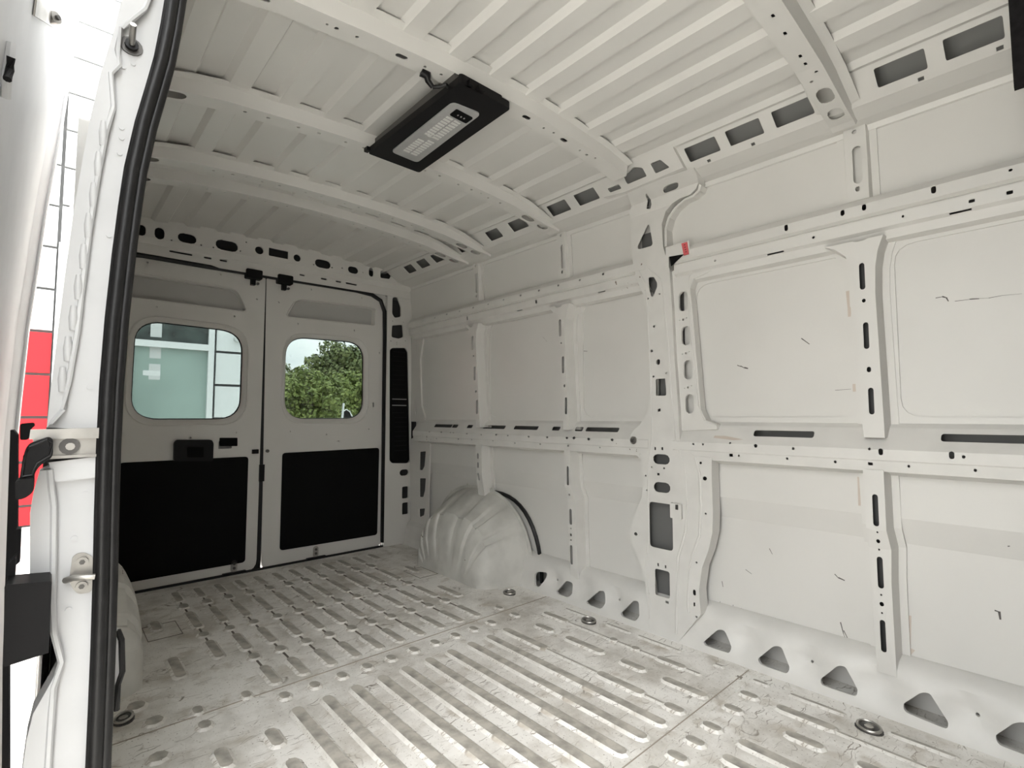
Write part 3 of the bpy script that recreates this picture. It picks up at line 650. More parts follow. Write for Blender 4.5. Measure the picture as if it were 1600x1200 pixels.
# black rubber around the door opening
op = [(.145, .0), (.145, 1.66), (.16, 1.72), (.21, 1.758), (.30, 1.768), (.62, 1.768), (1.50, 1.778), (1.62, 1.768), (1.69, 1.735), (1.722, 1.66), (1.728, 1.5), (1.732, .03)]
b = MB(); b.tube([(LR-.018, y, z) for y, z in op], .015, M['rubber'], 8); b.tube([(LR-.018, .15, .0), (LR-.018, 1.732, .0)], .012, M['rubber'], 8); b.build('opening_seal', rear)

DX = LR-.03
def mir(pts): return [(1.873-y, z) for y, z in pts]
def rear_door(name, right):
    P = (lambda q: q) if right else mir
    d = struct(empty(name, (DX, .935, 0)))
    F = lambda y, z, w: (DX-w, y, z)
    ye = .945 if right else .957
    out = P(rnd([(ye, -.015), (1.72, -.015), (1.735, .3), (1.735, 1.81), (1.66, 1.81), (ye-.02, 1.81)] if right else [(ye, .0), (1.72, .0), (1.72, 1.81), (ye-.005, 1.81)], .06))
    win = [(1.035, .87), (1.61, .87), (1.615, 1.40), (1.56, 1.452), (1.035, 1.43)]
    wo = P(rnd([(1.037, .862), (1.617, .862), (1.612, 1.452), (1.037, 1.440)], .15, 8))
    wi = P(rnd([(1.06, .893), (1.592, .893), (1.588, 1.428), (1.06, 1.418)], .13, 8))
    if right: rc = rnd([(1.052, 1.55), (1.06, 1.535), (1.655, 1.55), (1.66, 1.672), (1.63, 1.678), (1.14, 1.664), (1.10, 1.645)], .02)
    else: rc = P(rnd([(1.052, 1.55), (1.07, 1.535), (1.665, 1.535), (1.665, 1.665), (1.63, 1.668), (1.14, 1.664), (1.10, 1.645)], .02))
    hs = [wo, rc]+[P(circ(y, z, r, 7)) for y, z, r in ((1.12, 1.50, .006), (1.50, 1.50, .006), (1.2, 1.735, .006), (1.55, 1.735, .006), (1.0, 1.62, .006), (1.09, .815, .005), (1.32, .79, .006), (1.62, .82, .005), (1.69, 1.36, .008))]+[P(stad(1.652, .99, .012, .035)), P(rect(1.145, .745, .07, .045, .008)) if not right else P(rect(1.40, .745, .02, .006))]
    b = MB(); b.plate(out, hs, F, M['paint'], .01, skirt=.045)
    k = len(wo)                                                       # funnel down to the glass
    b.grid([[(DX, *p) for p in wo+wo[:1]], [(DX-.005, *((Vector(p)*.6+Vector(q)*.4))) for p, q in zip(wo+wo[:1], wi+wi[:1])], [(DX-.024, *p) for p in wi+wi[:1]], [(DX-.045, *p) for p in wi+wi[:1]]], M['paint'])
    b.tube([(DX+.001, *p) for p in wo+wo[:1]], .005, M['paint'], 6, cap=False)
    b.tube([(DX+.0, *p) for p in rc+rc[:1]], .005, M['paint'], 6, cap=False)
    cx, cz = sum(p[0] for p in rc)/len(rc), sum(p[1] for p in rc)/len(rc)
    b.grid([[(DX, *p) for p in rc+rc[:1]], [(DX-.04, cx+(p[0]-cx)*.97, cz+(p[1]-cz)*.92) for p in rc+rc[:1]]], M['paint'])
    b.plate([(cx+(p[0]-cx)*1.05, cz+(p[1]-cz)*1.2) for p in rc], [], lambda y, z, w: (DX-.04-w, y, z), M['thin'], .002)  # back plate in a darker tone, painted recess shade
    # outer skin of the leaf, with the window cut through
    b.plate(out, [wi], lambda y, z, w: (DX-.047-w, y, z), M['paint'], .004)
    b.build('door_leaf', d, smooth=35)
    g = MB(); cx, cz = sum(p[0] for p in wi)/k, sum(p[1] for p in wi)/k
    g.prism([(cx+(p[0]-cx)*1.02, cz+(p[1]-cz)*1.02) for p in wi], lambda y, z, w: (DX-.052-w, y, z), 0, .004, M['glass']); g.build('window_pane', d)
    s = MB(); s.tube([(DX-.044, *p) for p in wi+wi[:1]], .006, M['rubber'], 6, cap=False); s.build('glass_seal', d)
    if right: tr = rnd([(1.047, .09), (1.695, .086), (1.70, .688), (1.047, .683)], .02)
    else: tr = rnd(mir([(1.02, .058), (1.63, .058), (1.63, .672), (1.02, .672)]), .02)
    t = MB(); t.prism(tr, lambda y, z, w: (DX+w, y, z), 0, .006, M['trim']); t.build('trim_board', d)
    # striker tab at the foot of the leaf
    y0 = 1.268 if right else .795
    t = MB(); t.prism(stad(y0, .045, .034, .07), lambda y, z, w: (DX+w, y, z), 0, .006, M['steel']); t.prism(circ(y0, .06, .008, 8), lambda y, z, w: (DX+w, y, z), .006, .011, M['darksteel']); t.prism(circ(y0, .035, .008, 8), lambda y, z, w: (DX+w, y, z), .006, .011, M['darksteel'])
    t.box((DX, y0-.06, .0), (DX+.022, y0+.06, .014), M['plastic']); t.build('foot_latch', d)
    # top latch block
    y0 = 1.025 if right else .845
    t = MB(); t.prism(rnd([(y0-.045, 1.735), (y0+.045, 1.735), (y0+.045, 1.79), (y0-.045, 1.79)], .008), lambda y, z, w: (DX+w, y, z), 0, .045, M['plastic'])
    t.box((DX, y0-.012, 1.70), (DX+.03, y0+.012, 1.736), M['plastic']); t.prism(circ(y0+.03, 1.715, .008, 8), lambda y, z, w: (DX+w, y, z), 0, .012, M['darksteel']); t.build('top_latch', d)
    return d
d1 = rear_door('door_1', False); d2 = rear_door('door_2', True)
t = MB()
t.prism(rnd(xpts([(270, 720), (271, 692), (275, 687), (329, 687), (332, 692), (331, 720)], DX), .01), lambda y, z, w: (DX+w, y, z), 0, .03, M['plastic'])
hdl = t.build('door_handle', d1)
t = MB(); t.prism(rnd(xpts([(290, 698), (316, 698), (316, 714), (290, 714)], DX), .006), lambda y, z, w: (DX+w, y, z), .03, .036, M['trim']); t.build('handle_lever', hdl)
t = MB(); t.prism(rnd(xpts([(343, 684), (371, 684), (371, 697), (343, 697)], DX), .004), lambda y, z, w: (DX+w, y, z), -.008, .002, M['trim']); t.build('switch_recess', d1)
t = MB(); t.box((DX-.03, .895, -.01), (DX-.002, .940, 1.80), M['rubber']); t.build('gap_seal', d1)
t = MB(); t.prism(stad(.955, .70, .035, .035), lambda y, z, w: (DX+w, y, z), 0, .004, M['paint']); t.prism(circ(.957, .70, .010, 10), lambda y, z, w: (DX+w, y, z), .004, .016, M['darksteel'])
t.box((DX-.01, .915, .52), (DX+.014, .943, .62), M['plastic']); t.build('lock', d2)
t = MB(); t.box((DX, .872, .688), (DX+.02, .905, .712), M['plastic']); t.build('lock_hook', d1)

# ================================================================== FLOOR
fl = MB(); fl.box((LR-.02, -.03, -.02), (XF, 2.03, 0), M['floor']); floor = struct(fl.build('floor'))
dotmesh = {}
def rib(x0, x1, y, w=.036, h=.0065, name='floor_rib'):
    L = x1-x0; key = (round(L, 3), w, h)
    if key not in dotmesh:
        b = MB(); base = stad(0, 0, L+.016, w+.016, 4); top = stad(0, 0, L-.002, w-.004, 4)
        k = len(base)
        b.add([(u, v, 0) for u, v in base]+[(u, v, h) for u, v in top], [(i, (i+1) % k, (i+1) % k+k, i+k) for i in range(k)], M['floor'])
        b.add([(u, v, h) for u, v in top], [tuple(range(k))], M['worn'])
        o = b.build(name, floor); dotmesh[key] = o.data
    else:
        o = D.objects.new(name, dotmesh[key]); COL.objects.link(o); o.parent = floor
    o.location = ((x0+x1)/2, y, .0003); o.matrix_parent_inverse = Matrix()
    return o
gr = MB()
def thin(x0, x1, y, w=.007): gr.box((x0, y-w/2, 0), (x1, y+w/2, .002), M['groove'])
segs = [(-3.16, -2.99), (-2.945, -2.87), (-2.81, -2.57), (-2.51, -2.45), (-2.40, -2.205), (-2.16, -2.10), (-2.03, -1.863)]
cols = [.481, .578, .673, .773, .868, .966, 1.059, 1.155, 1.257, 1.356, 1.453]
for y in cols:
    sg = segs if y > .5 else segs[:5]
    for i, (a, c) in enumerate(sg): rib(a, c, y, .034 if i % 2 == 0 else .040)
    for (a, c), (e, f) in zip(sg, sg[1:]): thin(c-.004, e+.004, y)
for a, c, y in ((-2.326, -2.129, .345), (-2.778, -2.657, .346), (-2.33, -2.13, 1.545), (-2.76, -2.62, 1.60), (-3.16, -3.02, 1.56)): rib(a, c, y)
for y in (.57, .668, .763, .858, .955, 1.053, 1.151, 1.251, 1.347, 1.446): rib(-1.795, -1.745, y, .034)
rib(-1.79, -1.74, .342, .036); rib(-1.885, -1.835, .479, .03); rib(-1.89, -1.84, .343, .03); rib(-1.90, -1.855, 1.583, .03); rib(-1.79, -1.74, 1.583, .03)
rib(-2.05, -1.99, .205, .05); rib(-1.915, -1.86, .235, .05); rib(-1.71, -1.66, .218, .05)
for y in (.571, .666, .762, .858, .952, 1.051, 1.150, 1.248, 1.346): rib(-1.676, -.853, y)
for a, c in ((-1.684, -1.43), (-1.181, -.989), (-.915, -.848)): rib(a, c, 1.442)
rib(-1.43, -1.181, 1.442, .012, .004); rib(-.989, -.915, 1.442, .012, .004)
for y in (.346, .474):
    for a, c in ((-1.615, -1.515), (-1.44, -1.26), (-1.17, -1.07), (-1.0, -.85)): rib(a, c, y)
for a, c in ((-1.624, -1.524), (-1.45, -1.259), (-1.179, -1.075), (-1.004, -.844)): rib(a, c, 1.578)
for a, c in ((-1.694, -1.55), (-1.32, -1.285), (-1.215, -1.18), (-1.102, -.985)): rib(a, c, 1.70, .032)
for a, c in ((-1.55, -1.32), (-1.285, -1.215), (-1.18, -1.102), (-.985, -.93)): rib(a, c, 1.70, .012, .004)
for a, c in ((-1.66, -1.524), (-1.42, -1.30), (-1.26, -1.07), (-.93, -.90)): rib(a, c, 1.81, .014, .005)
for y in (.346, .474, .571, .666, .762, .858, .952, 1.051, 1.150, 1.243, 1.338, 1.437, 1.574, 1.689): rib(-.785, -.728, y, .034)
for y in (.346, .474, .571, .666, .762, .858, .952, 1.051, 1.150, 1.243, 1.335, 1.43): rib(-.677, .10, y)
for a, c in ((-.603, -.503), (-.428, -.33), (-.25, -.15)): rib(a, c, 1.568)
rib(-.672, -.507, 1.688); rib(-.507, -.30, 1.683, .012, .004); rib(-.30, -.1, 1.68); rib(-.67, -.517, 1.797, .016, .005); rib(-.40, -.255, 1.79, .016, .005); rib(-.79, -.74, 1.80, .016, .005)
for x in (-1.838, -.83): gr.box((x-.002, .06, 0), (x+.002, 1.862, .0016), M['seam'])
for a in ((-2.74, .30), (-2.70, 1.55)):
    x, y = a
    for p, q in (((x, y), (x+.18, y)), ((x+.18, y), (x+.18, y+.12)), ((x+.18, y+.12), (x, y+.12)), ((x, y+.12), (x, y))):
        gr.box((min(p[0], q[0])-.001, min(p[1], q[1])-.001, 0), (max(p[0], q[0])+.001, max(p[1], q[1])+.001, .0015), M['groove'])
gr.build('floor_grooves', floor, kind='stuff')
for x in (-1.855, -.815):
    s = MB(); s.box((x-.022, .06, 0), (x+.016, 1.866, .0012), M['floor']); s.build('seam_strip', floor)

# lashing rings
def ring(x, y, ang, label):
    o = empty('lashing_ring', (x, y, 0)); tag(o, label, 'tie-down ring', 'lashing rings on the van floor')
    b = MB(); b.prism(circ(0, 0, .036, 16, .028), lambda u, v, w: (x+u, y+v, w), .0, .004, M['darksteel'])
    b.prism(circ(0, 0, .012, 8), lambda u, v, w: (x+u, y+v, w), .004, .010, M['steel']); b.build('cup', o)
    b = MB(); P = []
    for i in range(17):
        t = 2*math.pi*i/16; u, v = .03*math.cos(t), .022*math.sin(t)
        P.append((x+u*math.cos(ang)-v*math.sin(ang), y+u*math.sin(ang)+v*math.cos(ang), .009+.004*math.sin(t)))
    b.tube(P, .0042, M['steel'], 6, cap=False); b.build('ring', o, smooth=60)
ring(-1.491, 1.773, .3, 'steel lashing ring in the floor beside the big body pillar')
ring(-.446, 1.768, -.2, 'steel lashing ring in the floor under the front wall post, nearest the camera')
ring(-1.996, 1.755, .5, 'steel lashing ring in the floor in front of the right wheel arch')
ring(-1.962, .168, .1, 'steel lashing ring beside the left wheel arch, partly behind the rubber door seal')

# ================================================================== WHEEL ARCHES
def wheel_arch(mirror):
    Y = (lambda y: 1.873-y+.04) if mirror else (lambda y: y)
    def curve(t, x0, x1, h, n):                # t 0..1 from front base over the top to rear base
        a = math.pi*t; c, s_ = math.cos(a), math.sin(a); xc, rx = (x0+x1)/2, (x1-x0)/2
        return (xc+rx*math.copysign(abs(c)**(2/n), c), h*s_**(2/n))
    NT, rows = 120, []
    prof = [(0, 0), (.08, 0), (.3, .004), (.55, .010), (.8, .02), (.95, .034), (1.0, .055)]
    def flute(t):
        f = 0
        for c in (.20, .335, .46, .575, .69, .80, .90): f += math.exp(-((t-c)/.024)**8)
        return f
    S = [0, .12, .2, .3, .5, .7, .85, .95, 1.0, 1.05, 1.1, 1.2, 1.4, 1.6, 1.7, 1.78, 1.86, 2.0]
    for s in S:
        r = []
        for i in range(NT+1):
            t = i/NT; xo, zo = curve(t, -2.93, -2.015, .468, 2.35); xr, zr = curve(t, -2.80, -2.11, .345, 2.7)
            if s <= 1:
                k = s; e = k**1.3
                x = xo+(xr-xo)*k; z = zo+(zr-zo)*e; y = 1.945+(1.735-1.945)*k
                if s > .9: y -= (s-.9)*.1
                z = max(z, 0)
            else:
                k = s-1; xb_, zb_ = -2.46+(xr+2.46)*.97, 0
                cx = -2.47; x = xr+(cx-xr)*k*.42; z = zr*(1-k); y = 1.722-.048*min(1, (1-(1-min(1, k*2.2))**2))
            am = math.sin(math.pi*min(1, max(0, (s-.15)/1.62)))**.5 if .15 < s < 1.77 else 0
            d = .015*flute(t)*am
            nx, nz = (x+2.46), (z-.02); L = math.hypot(nx, nz)+1e-6
            if s <= 1: x -= d*nx/L*.8; z -= d*nz/L*.8
            else: y += d
            r.append((x, Y(y), max(z, 0)))
        rows.append(r)
    b = MB(); b.grid(rows, M['dusty'])
    # edge flange with lugs against the wall
    fl_ = []
    for i in range(NT+1):
        t = i/NT; x, z = curve(t, -2.93, -2.015, .468, 2.35); x2, z2 = curve(t, -2.955, -1.99, .468+.018+(.014 if i % 15 == 7 else 0), 2.35)
        fl_.append(((x, Y(1.93), z), (x2, Y(1.93), z2)))
    b.grid([[p for p, _ in fl_], [q for _, q in fl_]], M['dusty'])
    o = b.build('wheel_arch', None, smooth=24)
    return o
wa = wheel_arch(False); tag(wa, 'white fluted wheel arch box at the foot of the long right wall', 'wheel arch')
wb = wheel_arch(True); tag(wb, 'white wheel arch at left, half hidden behind the black door seal', 'wheel arch')
b = MB(); P = [(-1.985+(.0)*k, 1.945, 0) for k in range(1)]
P = []
for i in range(13):
    a = math.pi*.5*i/12; P.append((-2.36+.40*math.cos(a)**.8, 1.955, .02+.44*math.sin(a)**.9))
b.tube(P, .011, M['rubber'], 6); b.build('arch_gap_shade', wall)  # black tube standing in for the shaded gap along the arch

# ================================================================== LEFT (NEAR) WALL: jamb of the side door and the plain side behind it
near = struct(empty('wall_left', (-1.1, 0, 0)))
XJ = -1.10
b = MB()
NP = [(1.835, .066), (1.858, .068), (1.862, .069), (1.876, .073), (1.948, .173), (1.966, .235), (1.975, .275)]
b.grid([[(x, y, z) for z, y in NP] for x in (LR+.02, XF)], M['paint']); b.build('cant_rail', near)
b = MB(); b.grid([[(x, y, z) for z, y in ((-.02, -.03), (.9, -.025), (1.2, -.012), (1.45, .012), (1.65, .035), (1.86, .065))] for x in (LR-.02, XJ-.09)], M['paint'])
b.grid([[(x, y+.02, z) for z, y in ((-.02, -.03), (.9, -.025), (1.2, -.012), (1.45, .012), (1.65, .035), (1.86, .065))] for x in (LR-.02, XJ-.09)], M['paint']); b.build('side_panel', near)
for x in (-2.45, -1.75):
    b = MB(); b.prism(rect(x, .95, .055, 1.5, .01), lambda u, v, w: (u, w, v), -.01, .03, M['paint']); b.build('wall_post', near)
b = MB(); b.grid([[(x, -y+1.885, z) for z, y in MIDR][:0]+[(x, max(-y+1.885, -.01), z) for z, y in MIDR] for x in (LR+.05, XJ-.09)], M['paint']); b.grid([[(x, -y+1.955, z) for z, y in BELT] for x in (LR+.05, XJ-.09)], M['paint']); b.build('side_rails', near)
b = MB(); b.box((LR-.02, -.035, -.30), (XJ-.09, -.02, .0), M['paint']); b.build('rocker_panel', near)
# front part of the near side beyond the door opening, its unseen edge brought in to cut the light
b = MB(); b.box((.08, -.09, -.3), (XF, -.05, 1.86), M['paint']); b.build('front_pillar', near)
b = MB(); b.box((XF, -.09, -.02), (XF+.03, 2.02, 2.02), M['blocker']); struct(b.build('front_light_blocker'))  # unseen panel added to block light from the open front
# jamb: upper and lower pressings facing the open doorway
def jpts(pts, x): return [(lambda p: (p.y, p.z))(at_x(a, c, x)) for a, c in pts]
seal_c = [(288, -60), (281, -30), (274, 0), (266, 50), (256, 100), (242, 150), (227, 200), (211, 270), (202, 330), (193, 400), (182, 500), (174, 600), (169, 700), (166, 800), (164, 900), (161, 1000), (157, 1100), (153, 1190), (149, 1290)]
Fj = lambda x0: (lambda y, z, w: (x0-w, y, z))
rt = [(284, -60), (270, 0), (243, 120), (208, 270), (189, 420), (172, 600), (166, 672)]
b = MB()
up = jpts([(205, -60), (190, 0), (178, 50), (157, 118), (147, 160), (138, 200), (115, 330), (100, 440), (80, 600), (73, 668)]+rt[::-1], XJ)
stud = jpts([(205, 73)], XJ)[0]
b.plate(up, [], Fj(XJ), M['jamb'], .003, skirt=.035)
# raised outer step along the jamb
st = jpts([(240, -20), (225, 20), (205, 38), (188, 50), (182, 85), (186, 108), (172, 120), (176, 172), (165, 210), (150, 290), (138, 370), (128, 450), (120, 520), (106, 600), (98, 640), (80, 662)], XJ)
lo = jpts([(205, -60), (190, 0), (178, 50), (157, 118), (147, 160), (138, 200), (115, 330), (100, 440), (80, 600), (73, 668)], XJ)
b.prism(lo[::-1]+st, Fj(XJ), -.012, .0, M['jamb'])
b.tube([(XJ+.012, y, z) for y, z in st], .004, M['jamb'], 6)
b.build('upper_jamb', near, smooth=40)
b = MB()                                        # weld-bonded seam: bumps of sealer
for i in range(9):
    t = i/8; a = 162-68*t; c = 190+430*t if False else 200+52*i
    P = jpts([(162-7.4*i-.2*i*i*.35, 190+i*48), (160-7.4*i-.2*i*i*.35, 190+i*48+38)], XJ+.012)
    b.tube([(XJ+.012, *P[0]), (XJ+.014, (P[0][0]+P[1][0])/2, (P[0][1]+P[1][1])/2), (XJ+.012, *P[1])], [.004, .006, .004], M['jamb'], 8)
b.build('seam_beads', near, smooth=60, kind='stuff')
b = MB(); dims = [(193, 105), (208, 100), (212, 62), (190, 200), (190, 216), (208, 16), (198, 34), (174, 106), (187, 240), (170, 368), (140, 605), (112, 612), (165, 605)]
for p in jpts(dims, XJ): b.prism(circ(p[0], p[1], .004, 8), Fj(XJ), -.002, 0, M['jamb'])
b.build('spot_welds', near, kind='stuff')
b = MB(); b.prism(circ(*stud, .017, 14, .016), Fj(XJ), -.003, 0, M['darksteel']); b.prism(circ(*stud, .010, 10), Fj(XJ), -.010, -.003, M['rubber'])
b.tube([(XJ+.01, *stud), (XJ+.045, stud[0]-.002, stud[1]+.014)], .005, M['steel'], 8); b.build('stop_stud', near, smooth=50)
lw = [(166, 717), (163, 850), (160, 1000), (155, 1120), (148, 1290)]
b = MB()
lp = jpts([(62, 735), (52, 770), (47, 800), (47, 910), (80, 925), (82, 985), (94, 1035), (75, 1070), (52, 1110), (42, 1150), (35, 1200), (25, 1290)]+lw[::-1]+[(78, 728)], XJ)
b.plate(lp, [], Fj(XJ), M['jamb'], .003, skirt=.035)
l2 = jpts([(62, 735), (52, 770), (47, 800), (47, 910), (80, 925), (82, 985), (94, 1035), (75, 1070), (52, 1110), (42, 1150), (35, 1200), (25, 1290)], XJ)
s2 = jpts([(78, 733), (80, 760), (84, 790), (83, 900), (82, 940), (84, 985), (96, 1030), (84, 1070), (80, 1110), (74, 1200), (70, 1290)], XJ)
b.prism(l2+s2[::-1], Fj(XJ), -.012, 0, M['jamb']); b.tube([(XJ+.012, y, z) for y, z in s2], .0045, M['jamb'], 6)
top = jpts([(76, 722), (165, 711), (165, 743), (92, 752), (84, 750)], XJ); b.prism(top, Fj(XJ), -.010, 0, M['jamb'])
for p in jpts([(102, 740), (131, 738), (116, 841), (107, 953), (133, 772), (62, 1125), (48, 1150)], XJ): b.prism(circ(p[0], p[1], .0045, 8), Fj(XJ), -.002, 0, M['jamb'])
b.build('lower_jamb', near, smooth=40)
# steel roller track let into the jamb
b = MB()
b.prism(jpts([(72, 667), (165, 669), (165, 735), (66, 735)], XJ-.04), Fj(XJ-.05), -.002, 0, M['darksteel'])
tk = jpts([(48, 671), (165, 668), (165, 684), (46, 686)], XJ); b.prism(tk, Fj(XJ), -.018, .0, M['steel'])
tk = jpts([(50, 684), (165, 683), (165, 709), (60, 712)], XJ); b.prism(tk, Fj(XJ), -.008, .002, M['steel'])
tk = jpts([(62, 712), (165, 708), (165, 712), (66, 717)], XJ); b.prism(tk, Fj(XJ), -.016, .0, M['steel'])
c = jpts([(108, 697)], XJ)[0]; b.prism(circ(*c, .013, 14), Fj(XJ), -.014, -.008, M['darksteel']); b.prism(circ(c[0]+.001, c[1], .006, 10), Fj(XJ), -.018, -.014, M['steel'])
b.prism(jpts([(70, 722), (165, 713), (165, 718), (78, 727)], XJ), Fj(XJ), -.006, .01, M['rubber'])
b.build('roller_track', near, label='bare steel roller track')
# striker: plate, two screws, bar
s_ = MB(); pl = jpts([(108, 905), (113, 870), (121, 864), (133, 863), (146, 870), (146, 918), (140, 925), (122, 928), (112, 918)], XJ); s_.prism(rnd(pl, .006), Fj(XJ), -.003, 0, M['steel'])
for p in ((128, 877), (127, 915)):
    c = jpts([p], XJ)[0]; s_.prism(circ(*c, .008, 12), Fj(XJ), -.007, -.003, M['steel']); s_.prism(circ(*c, .004, 6), Fj(XJ), -.008, -.007, M['darksteel'])
P = jpts([(102, 906), (114, 899), (147, 897)], XJ); s_.tube([(XJ+.004, *P[0]), (XJ+.018, *P[1]), (XJ+.018, *P[2])], .005, M['steel'], 8)
s_.build('striker_plate', near, smooth=50, label='steel striker with two screws')
# rubber weatherstrip of the side door opening
C = jpts(seal_c, XJ)
sl = MB()
sl.tube([(XJ+.012, y-.005, z) for y, z in C], .0112, M['rubber'], 12)
sl.tube([(XJ+.008, y+.0085, z) for y, z in C], .0085, M['rubber'], 12)
sl.tube([(XJ+.014, y-.0135, z) for y, z in C], .0036, M['rubber'], 8)
sb = sl.build('door_weatherstrip', None, smooth=60); tag(sb, 'black rubber weatherstrip running down the edge of the side door opening', 'door seal')
P = jpts([(184, 985), (190, 1000), (191, 1050), (184, 1070), (182, 1110)], XJ-.12)
b = MB(); b.prism(jpts([(170, 980), (186, 986), (189, 1000), (189, 1052), (182, 1072), (181, 1110), (170, 1110)], XJ-.12), Fj(XJ-.12), 0, .02, M['jamb'])
b.tube([(XJ-.12, *q) for q in P], .005, M['rubber'], 6); b.build('grab_edge', near)

# ================================================================== OPEN SLIDING DOOR AT THE LEFT EDGE
sd = empty('sliding_door', (-1.5, -.12, -.2)); tag(sd, 'open white sliding door with black fittings at the left edge', 'van door')
XD = -2.0
de = jpts([(135, -40), (127, 0), (120, 60), (94, 230), (75, 330), (60, 430), (46, 520), (35, 620), (27, 700), (21, 850), (17, 1000), (13, 1200), (12, 1290)], XD)
ds = [(y-.0, z) for y, z in de]
b = MB()
xsn = [-.78, -1.2, -1.6, -1.985]
rows = []
for z_i, (y, z) in enumerate(ds): rows.append([(x, y-.022-.018*(x-XD)/1.2, z) for x in xsn])
b.grid(rows, M['jamb'])
b.grid([[(x, y-.085-.018*(x-XD)/1.2, z) for x in xsn] for y, z in ds], M['jamb'])
b.grid([[(xsn[0], y-.022-.018, z) for y, z in ds], [(xsn[0], y-.085-.018, z) for y, z in ds]], M['jamb'])
b.grid([[(xsn[-1], y-.022, z) for y, z in ds], [(xsn[-1], y-.085, z) for y, z in ds]], M['jamb'])
b.build('door_shell', sd, smooth=50)
b = MB()                                        # folded flange along the trailing edge
b.grid([[(x, y-dy, z) for y, z in ds] for x, dy in ((XD+.10, .024), (XD+.05, .006), (XD, .0), (XD-.012, .004), (XD-.012, .03))], M['jamb'])
b.tube([(XD+.05, y-.004, z) for y, z in ds], .004, M['jamb'], 6)
b.build('door_flange', sd, smooth=60)
def y_in(x, z):
    zs = [(q, y) for y, q in ds][::-1]
    return interp(zs, z)-.022-.018*(x-XD)/1.2
def on_door(px, py):
    x = -1.2
    # walk along the ray until it meets the inner face
    d = ray(px, py); best = None
    for i in range(1, 700):
        t = .35+i*.004; p = CAM+d*t
        if p.y <= y_in(p.x, p.z) or p.x < -1.95: return p
    return p
b = MB(); c = on_door(75, 20)
def dplate(pts, w0, w1, m, bb):
    P = [Vector(on_door(*p)) for p in pts]
    k = len(P); bb.add([p+Vector((0, w0, 0)) for p in P]+[p+Vector((.0, w1, 0)) for p in P], [tuple(range(k)), tuple(range(2*k-1, k-1, -1))]+[(i, i+k, (i+1) % k+k, (i+1) % k) for i in range(k)], m)
dplate([(54, -8), (100, -12), (88, 38), (82, 43), (50, 23)], .001, .004, M['steel'], b)
b.build('latch_plate', sd, label='bare steel latch plate')
b = MB(); p = on_door(77, 28); q = p+Vector((.012, .012, 0))
b.tube([p, q], .012, M['steel'], 12); b.tube([q, q+Vector((.004, .004, 0))], .005, M['darksteel'], 8); b.build('bolt', sd)
b = MB()
P = [on_door(*p) for p in ((9, 65), (6, 90), (2, 120), (0, 150))]
b.tube([v+Vector((0, .006, 0)) for v in P], .006, M['jamb'], 6); b.tube([on_door(*p)+Vector((0, .008, 0)) for p in ((5, 85), (3, 105), (-1, 120))], .005, M['plastic'], 8); b.build('edge_buffer', sd)
# black edge trim lower down
b = MB(); q = jpts([(16, 672), (21, 672), (28, 680), (27, 860), (17, 900), (14, 1040), (14, 1300), (2, 1300), (4, 1040), (10, 850), (13, 760)], -1.25)
b.prism(q, lambda y, z, w: (-1.25-w, y, z), 0, .05, M['plastic']); b.build('edge_trim', sd)
# black roller arm, curved swan neck
b = MB(); XA = -1.02
b.prism(rnd(jpts([(27, 778), (30, 748), (34, 735), (38, 705), (44, 694), (76, 683), (83, 687), (83, 708), (80, 716), (62, 728), (54, 740), (53, 768), (40, 777)], XA), .006), lambda y, z, w: (XA-w, y, z), 0, .035, M['plastic'])
P = jpts([(34, 745), (39, 712), (46, 698), (74, 687), (80, 692), (79, 711), (58, 724), (50, 742)], XA); b.tube([(XA, *p) for p in P+P[:1]], .0022, M['rubber'], 6)
b.prism(rnd(jpts([(24, 750), (40, 748), (53, 745), (53, 768), (38, 778), (24, 780)], XA), .006), lambda y, z, w: (XA+.012-w, y, z), 0, .05, M['plastic'])
b.build('roller_arm', sd, label='curved black roller arm cover')
b = MB(); b.prism(rnd(jpts([(31, 662), (53, 660), (55, 665), (48, 671), (45, 687), (31, 688)], XA-.25), .004), lambda y, z, w: (XA-.25-w, y, z), 0, .03, M['plastic']); b.build('roller', sd)
b = MB(); b.prism(jpts([(7, 918), (10, 914), (78, 908), (81, 912), (76, 1020), (8, 1042), (5, 1040)], XA), lambda y, z, w: (XA-w, y, z), 0, .06, M['plastic']); b.build('hinge_block', sd, label='square black hinge block', smooth=40)
b = MB(); b.prism(jpts([(25, 828), (33, 826), (31, 878), (23, 885)], XA-.2), lambda y, z, w: (XA-.2-w, y, z), 0, .03, M['plastic']); b.prism(jpts([(14, 880), (25, 870), (22, 925), (14, 925)], XA-.05), lambda y, z, w: (XA-.05-w, y, z), 0, .03, M['plastic']); b.build('cable_guide', sd)

# ================================================================== ROOF LAMP
def zl(y): return 1.912
lp = empty('roof_lamp', (-1.47, .93, 1.92)); tag(lp, 'flat black interior lamp with LED lens fixed between two roof bows', 'lamp')
cor = [(lambda p: (p.x, p.y))(at_z(a, c, 1.885)) for a, c in ((720, 128), (798, 170), (655, 270), (575, 240))]
Fl = lambda x, y, w: (x, y, 1.885+w)
b = MB(); b.prism(rnd(cor, .012), Fl, 0, .022, M['plastic'])
cx_, cy_ = sum(p[0] for p in cor)/4, sum(p[1] for p in cor)/4
b.prism(rnd([(cx_+(p[0]-cx_)*.93, cy_+(p[1]-cy_)*.86) for p in cor], .012), Fl, .022, .045, M['plastic'])
hous = b.build('lamp_housing', lp)
for k, (t0, t1) in enumerate(((.12, .2), (.30, .42))):
    p = Vector(cor[0]).lerp(Vector(cor[1]), t0); q = Vector(cor[0]).lerp(Vector(cor[1]), t1); b = MB()
    b.box((min(p.x, q.x)-.004, p.y, 1.885), (max(p.x, q.x)+.012, q.y, 1.90), M['plastic']); b.build('mounting_tab', hous)
